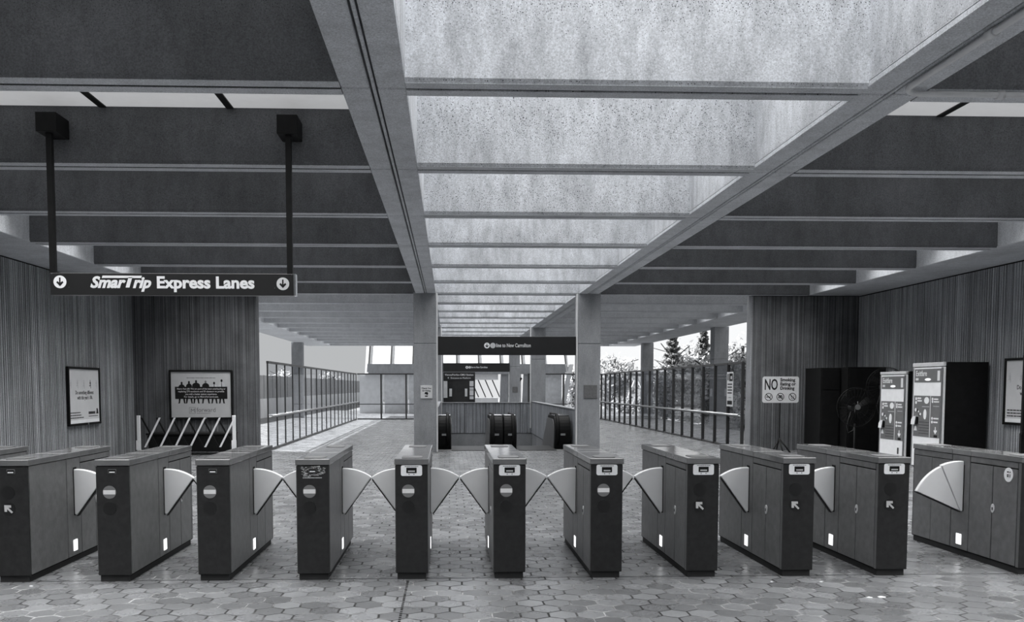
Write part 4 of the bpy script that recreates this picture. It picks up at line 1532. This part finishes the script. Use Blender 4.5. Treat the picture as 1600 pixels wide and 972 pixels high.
# ------------------------------------------------------------------ fare gates
GW, GL, GH = 0.268, 1.75, 1.0
def faregate(label, x, y, plate='white', state='stop', left=True, right=True, big=False):
    t = thing('fare_gate', label, 'fare gate', (x, y, 0), 0, 'row of fare gates')
    b_ = BM()
    box(b_, 0.006, GW - 0.006, 0.006, GL - 0.006, 0.052, GH - 0.05)
    obj('cabinet', b_, 'seam', t)
    b_ = BM()
    box(b_, 0.014, GW - 0.02, 0.012, GL - 0.015, 0.0, 0.054)
    obj('plinth', b_, 'plinth', t)
    # lid, in three lengths with fine seams
    cuts = [0.0, 0.72, 1.03, GL]
    b_ = BM()
    for a, c in zip(cuts[:-1], cuts[1:]):
        y0_ = a - (0.012 if a == 0 else -0.002)
        y1_ = c + (0.008 if c == GL else -0.002)
        box(b_, -0.006, GW + 0.006, y0_, y1_, GH - 0.05, GH, bev=0.006)
    lid = obj('lid', b_, 'gatelid', t)
    for yy in (0.17, 1.52):
        b_ = BM()
        prism(b_, rrect(GW / 2 - 0.085, GW / 2 + 0.085, yy - 0.11, yy + 0.11, 0.04), 'z', GH - 0.001, GH + 0.004)
        obj('card_target', b_, 'midgrey' if plate != 'none' else 'gatepost', lid)
    # front and back
    b_ = BM()
    box(b_, 0.003, GW - 0.003, -0.004, 0.01, 0.055, GH - 0.056, bev=0.003)
    fr = obj('front_panel', b_, 'gatefront', t)
    b_ = BM()
    box(b_, 0.003, GW - 0.003, GL - 0.01, GL + 0.004, 0.055, GH - 0.056, bev=0.003)
    obj('back_panel', b_, 'gatefront', t)
    # side panels: doors towards the front on the left side, towards the back on the right
    for side in (0, 1):
        xs0, xs1 = (-0.001, 0.010) if side == 0 else (GW - 0.010, GW + 0.001)
        m = (lambda a: a) if side == 0 else (lambda a: GL - a)
        def pan(a, c, z0, z1):
            b2 = BM()
            box(b2, xs0, xs1, min(m(a), m(c)), max(m(a), m(c)), z0, z1, bev=0.002, seg=1)
            return b2
        obj('corner_post', pan(0.0, 0.034, 0.058, GH - 0.055), 'gatepost' if side == 0 else 'gate', t)
        obj('door_header', pan(0.044, 0.733, 0.897, GH - 0.055), 'gate', t)
        d1 = obj('door', pan(0.044, 0.383, 0.062, 0.886), 'gate', t)
        obj('door', pan(0.394, 0.733, 0.062, 0.886), 'gate', t)
        cp = obj('gate_panel', pan(0.743, 1.028, 0.062, GH - 0.055), 'gate', t)
        if big:
            obj('side_panel', pan(1.039, 1.39, 0.062, 0.886), 'gate', t)
            obj('side_panel', pan(1.396, 1.735, 0.062, 0.886), 'gate', t)
            obj('panel_header', pan(1.039, 1.735, 0.893, GH - 0.055), 'gate', t)
        else:
            obj('side_panel', pan(1.039, 1.735, 0.062, GH - 0.055), 'gate', t)
        xo = -0.001 if side == 0 else GW + 0.001
        dr = -1 if side == 0 else 1
        # lock on the inner door
        b2 = BM()
        yk = m(0.372)
        prism(b2, [(yk + 0.024 * math.cos(k * 0.449), 0.515 + 0.04 * math.sin(k * 0.449)) for k in range(14)], 'x', xo, xo + dr * 0.006)
        lk = obj('lock', b2, 'offwhite', d1)
        b2 = BM()
        box(b2, min(xo + dr * 0.006, xo + dr * 0.010), max(xo + dr * 0.006, xo + dr * 0.010), yk - 0.004, yk + 0.004, 0.50, 0.525)
        obj('keyhole', b2, 'black', lk)
        # glowing sensor window low on the gate panel
        b2 = BM()
        yc = m(0.885)
        box(b2, min(xo, xo + dr * 0.004), max(xo, xo + dr * 0.004), yc - 0.042, yc + 0.042, 0.105, 0.205, bev=0.001, seg=1)
        obj('sensor_window', b2, 'lampglass', cp)
        # slot and leaf
        if not (left if side == 0 else right):
            continue
        b2 = BM()
        box(b2, min(xo, xo + dr * 0.003), max(xo, xo + dr * 0.003), m(0.86) - 0.036, m(0.86) + 0.036, 0.425, 0.86, bev=0.001, seg=1)
        obj('leaf_slot', b2, 'seam', cp)
        hub = (xo + dr * 0.022, 0.425)
        yl0, yl1 = m(0.86) - 0.026, m(0.86) + 0.026
        def fan_poly(a0, a1, R, n=9):
            p_ = [hub, ]
            for k in range(n + 1):
                a = math.radians(a0 + (a1 - a0) * k / n)
                p_.append((hub[0] + dr * R * math.cos(a), hub[1] + R * math.sin(a)))
            return p_
        if big and side == 0:
            b2 = BM()
            pl = fan_poly(66, 90, 0.47)
            pl = [(xo + dr * 0.001, hub[1])] + pl + [(xo + dr * 0.001, hub[1] + 0.47)]
            prism(b2, pl, 'y', yl0, yl1, bev=0.006)
            obj('leaf', b2, 'leaf', t)
            b2 = BM()
            prism(b2, fan_poly(24, 65.3, 0.462), 'y', yl0 + 0.006, yl1 - 0.006, bev=0.006)
            lf = obj('leaf', b2, 'leaf', t)
            lo_a, R_ = 24, 0.462
        else:
            b2 = BM()
            pl = fan_poly(54, 90, 0.418)
            pl = [(xo + dr * 0.001, hub[1] + 0.01)] + pl + [(xo + dr * 0.001, hub[1] + 0.418)]
            prism(b2, pl, 'y', yl0, yl1, bev=0.007)
            lf = obj('leaf', b2, 'leaf', t)
            lo_a, R_ = 54, 0.40
        a = math.radians(lo_a)
        b2 = BM()
        p0 = Vector((hub[0], (yl0 + yl1) / 2, hub[1] - 0.004))
        p1 = Vector((hub[0] + dr * R_ * math.cos(a), (yl0 + yl1) / 2, hub[1] + R_ * math.sin(a) - 0.004))
        nx = Vector((dr * math.sin(a), 0, -math.cos(a))) * 0.007
        pts_ = [(p0.x, p0.z), (p1.x, p1.z), (p1.x + nx.x, p1.z + nx.z), (p0.x + nx.x, p0.z + nx.z)]
        prism(b2, pts_, 'y', yl0 + 0.002, yl1 - 0.002)
        obj('rubber_edge', b2, 'rubber', lf)
    # ticket slot plate
    cx, cz = GW / 2, 0.905
    yf = -0.004
    if plate == 'white':
        b_ = BM()
        prism(b_, rrect(cx - 0.087, cx + 0.087, cz - 0.046, cz + 0.042, 0.016), 'y', yf - 0.004, yf)
        pl_ = obj('ticket_plate', b_, 'white', fr)
        b_ = BM()
        box(b_, cx - 0.042, cx + 0.042, yf - 0.007, yf - 0.003, cz - 0.022, cz + 0.022, bev=0.002, seg=1)
        bars(b_, cx - 0.055, cx + 0.06, cz + 0.03, 1, 0.02, 0.004, yf - 0.0042, 0.02, 2)
        for xx in (-0.02, 0.02):
            cyl(b_, (cx + xx, yf - 0.004, cz - 0.033), 0.004, -0.002, 'y', 8)
        obj('ticket_slot', b_, 'black', pl_)
        b_ = BM()
        box(b_, cx - 0.028, cx + 0.028, yf - 0.009, yf - 0.006, cz - 0.012, cz - 0.002)
        obj('slot_light', b_, 'offwhite', pl_)
    else:
        b_ = BM()
        box(b_, cx - 0.034, cx + 0.034, yf - 0.006, yf, cz - 0.02, cz + 0.018, bev=0.003, seg=1)
        sl = obj('ticket_slot', b_, 'gatepost', fr)
        b_ = BM()
        box(b_, cx - 0.028, cx + 0.028, yf - 0.008, yf - 0.005, cz - 0.013, cz + 0.013)
        obj('slot_mouth', b_, 'black', sl)
        b_ = BM()
        box(b_, cx - 0.022, cx + 0.022, yf - 0.0095, yf - 0.0075, cz - 0.01, cz - 0.002)
        obj('slot_light', b_, 'white', sl)
        if plate == 'torn':
            r = random.Random(5)
            b_ = BM()
            for k in range(70):
                ang = r.uniform(0, 6.28)
                px, pz = cx - 0.0 + 0.08 * math.cos(ang) + r.gauss(0, 0.012), cz - 0.005 + 0.035 * math.sin(ang) + r.gauss(0, 0.006)
                w_, h_ = r.uniform(0.004, 0.018), r.uniform(0.002, 0.009)
                prism(b_, [(px - w_, pz - h_ * r.random()), (px + w_, pz - h_), (px + w_ * r.random(), pz + h_), (px - w_, pz + h_ * r.random())], 'y', yf - 0.0015, yf + 0.001)
            box(b_, cx - 0.08, cx + 0.075, yf - 0.0015, yf, cz - 0.062, cz - 0.055)
            obj('sticker_residue', b_, 'residue', fr)
    # signal lamps
    lx = cx - 0.027
    for nm, z, lit in (('upper_signal', 0.735, state == 'stop'), ('lower_signal', 0.603, state == 'go')):
        b_ = BM()
        cyl(b_, (lx, yf, z), 0.053, -0.003, 'y', 32)
        if lit:
            lens = obj(nm, b_, 'dimlens' if nm == 'upper_signal' else 'nolamp', fr)
            b_ = BM()
            if nm == 'upper_signal':
                h_ = 0.017
                wd_ = math.sqrt(0.051 ** 2 - h_ ** 2)
                box(b_, lx - wd_, lx + wd_, yf - 0.005, yf - 0.002, z - h_, z + h_)
                obj('stop_bar', b_, 'signalbar', lens)
            else:
                prism(b_, arrow_pts(lx - 0.002, z, 0.088, math.radians(135)), 'y', yf - 0.005, yf - 0.002)
                obj('arrow', b_, 'arrow', lens)
        else:
            obj(nm, b_, 'nolamp', fr)
    return t

GX = lambda k: -0.445 + 0.805 * (k - 5)
GY = 7.33
gates = [
    (0, 'none', 'stop', 'dark fare gate cut off by the left picture edge, only its back end in view'),
    (1, 'none', 'go', 'leftmost fare gate with its dark front in view and a lit arrow'),
    (2, 'none', 'stop', 'dark fare gate standing below the left end of the lattice barricade'),
    (3, 'none', 'stop', 'dark fare gate standing below the right end of the lattice barricade'),
    (4, 'torn', 'stop', 'fare gate with ragged remains of a torn sticker on its front'),
    (5, 'white', 'stop', 'fare gate just below the near left pillar with white ticket plate'),
    (6, 'white', 'stop', 'fare gate in front of the middle of the two escalators'),
    (7, 'white', 'stop', 'fare gate just below the near right pillar with a stop bar lit'),
    (8, 'white', 'go', 'fare gate with lit arrow right of the one below the right pillar'),
    (9, 'white', 'go', 'fare gate with lit arrow and locked side doors below the no smoking sign'),
    (10, 'white', 'go', 'fare gate with lit arrow in front of the black cabinets'),
]
for k, pl, st, lab in gates:
    faregate(lab, GX(k), GY, pl, st)
wide = faregate('wide-aisle fare gate at the right edge with a big two-piece leaf and round white badge', GX(10) + 1.225, GY, 'white', 'go', left=True, right=False, big=True)
b = BM()
prism(b, [(0.165 + 0.06 * math.cos(k * 0.2618), 0.872 - 0.04 + 0.062 * math.sin(k * 0.2618)) for k in range(24)], 'x', -0.006, -0.001)
o = obj('round_badge', b, 'white', wide)
b = BM()
for i in range(5):
    for j in range(5):
        if (i * 3 + j * 5 + i * j) % 3:
            box(b, -0.008, -0.005, 0.135 + i * 0.012, 0.145 + i * 0.012, 0.80 + j * 0.013, 0.81 + j * 0.013)
obj('badge_print', b, 'ink', o)

# scraps of paper on the floor in front of the right-hand gates
for i, (x, y, s) in enumerate(((3.16, 6.55, 0.02), (3.26, 6.56, 0.028), (3.02, 7.1, 0.012), (2.62, 7.12, 0.012), (-3.33, 7.18, 0.012))):
    r = random.Random(40 + i)
    b = BM()
    n_ = 9
    prism(b, [(s * (0.7 + 0.6 * r.random()) * math.cos(2 * math.pi * k / n_), s * (0.6 + 0.6 * r.random()) * math.sin(2 * math.pi * k / n_)) for k in range(n_)], 'z', 0, 0.006, bev=0.001)
    o = obj('paper_scrap', b, 'white')
    o.location = (x, y, 0.0)
    tag(o, ('small white scrap on the floor before the arrow gates, left of a pair', 'larger white scrap on the floor before the arrow gates, right of a pair', 'tiny white speck at the foot of the gate before the black cabinets',
            'tiny white speck between two arrow gates', 'tiny white speck at the foot of the leftmost gate front')[i], 'litter', 'white scraps on the floor')
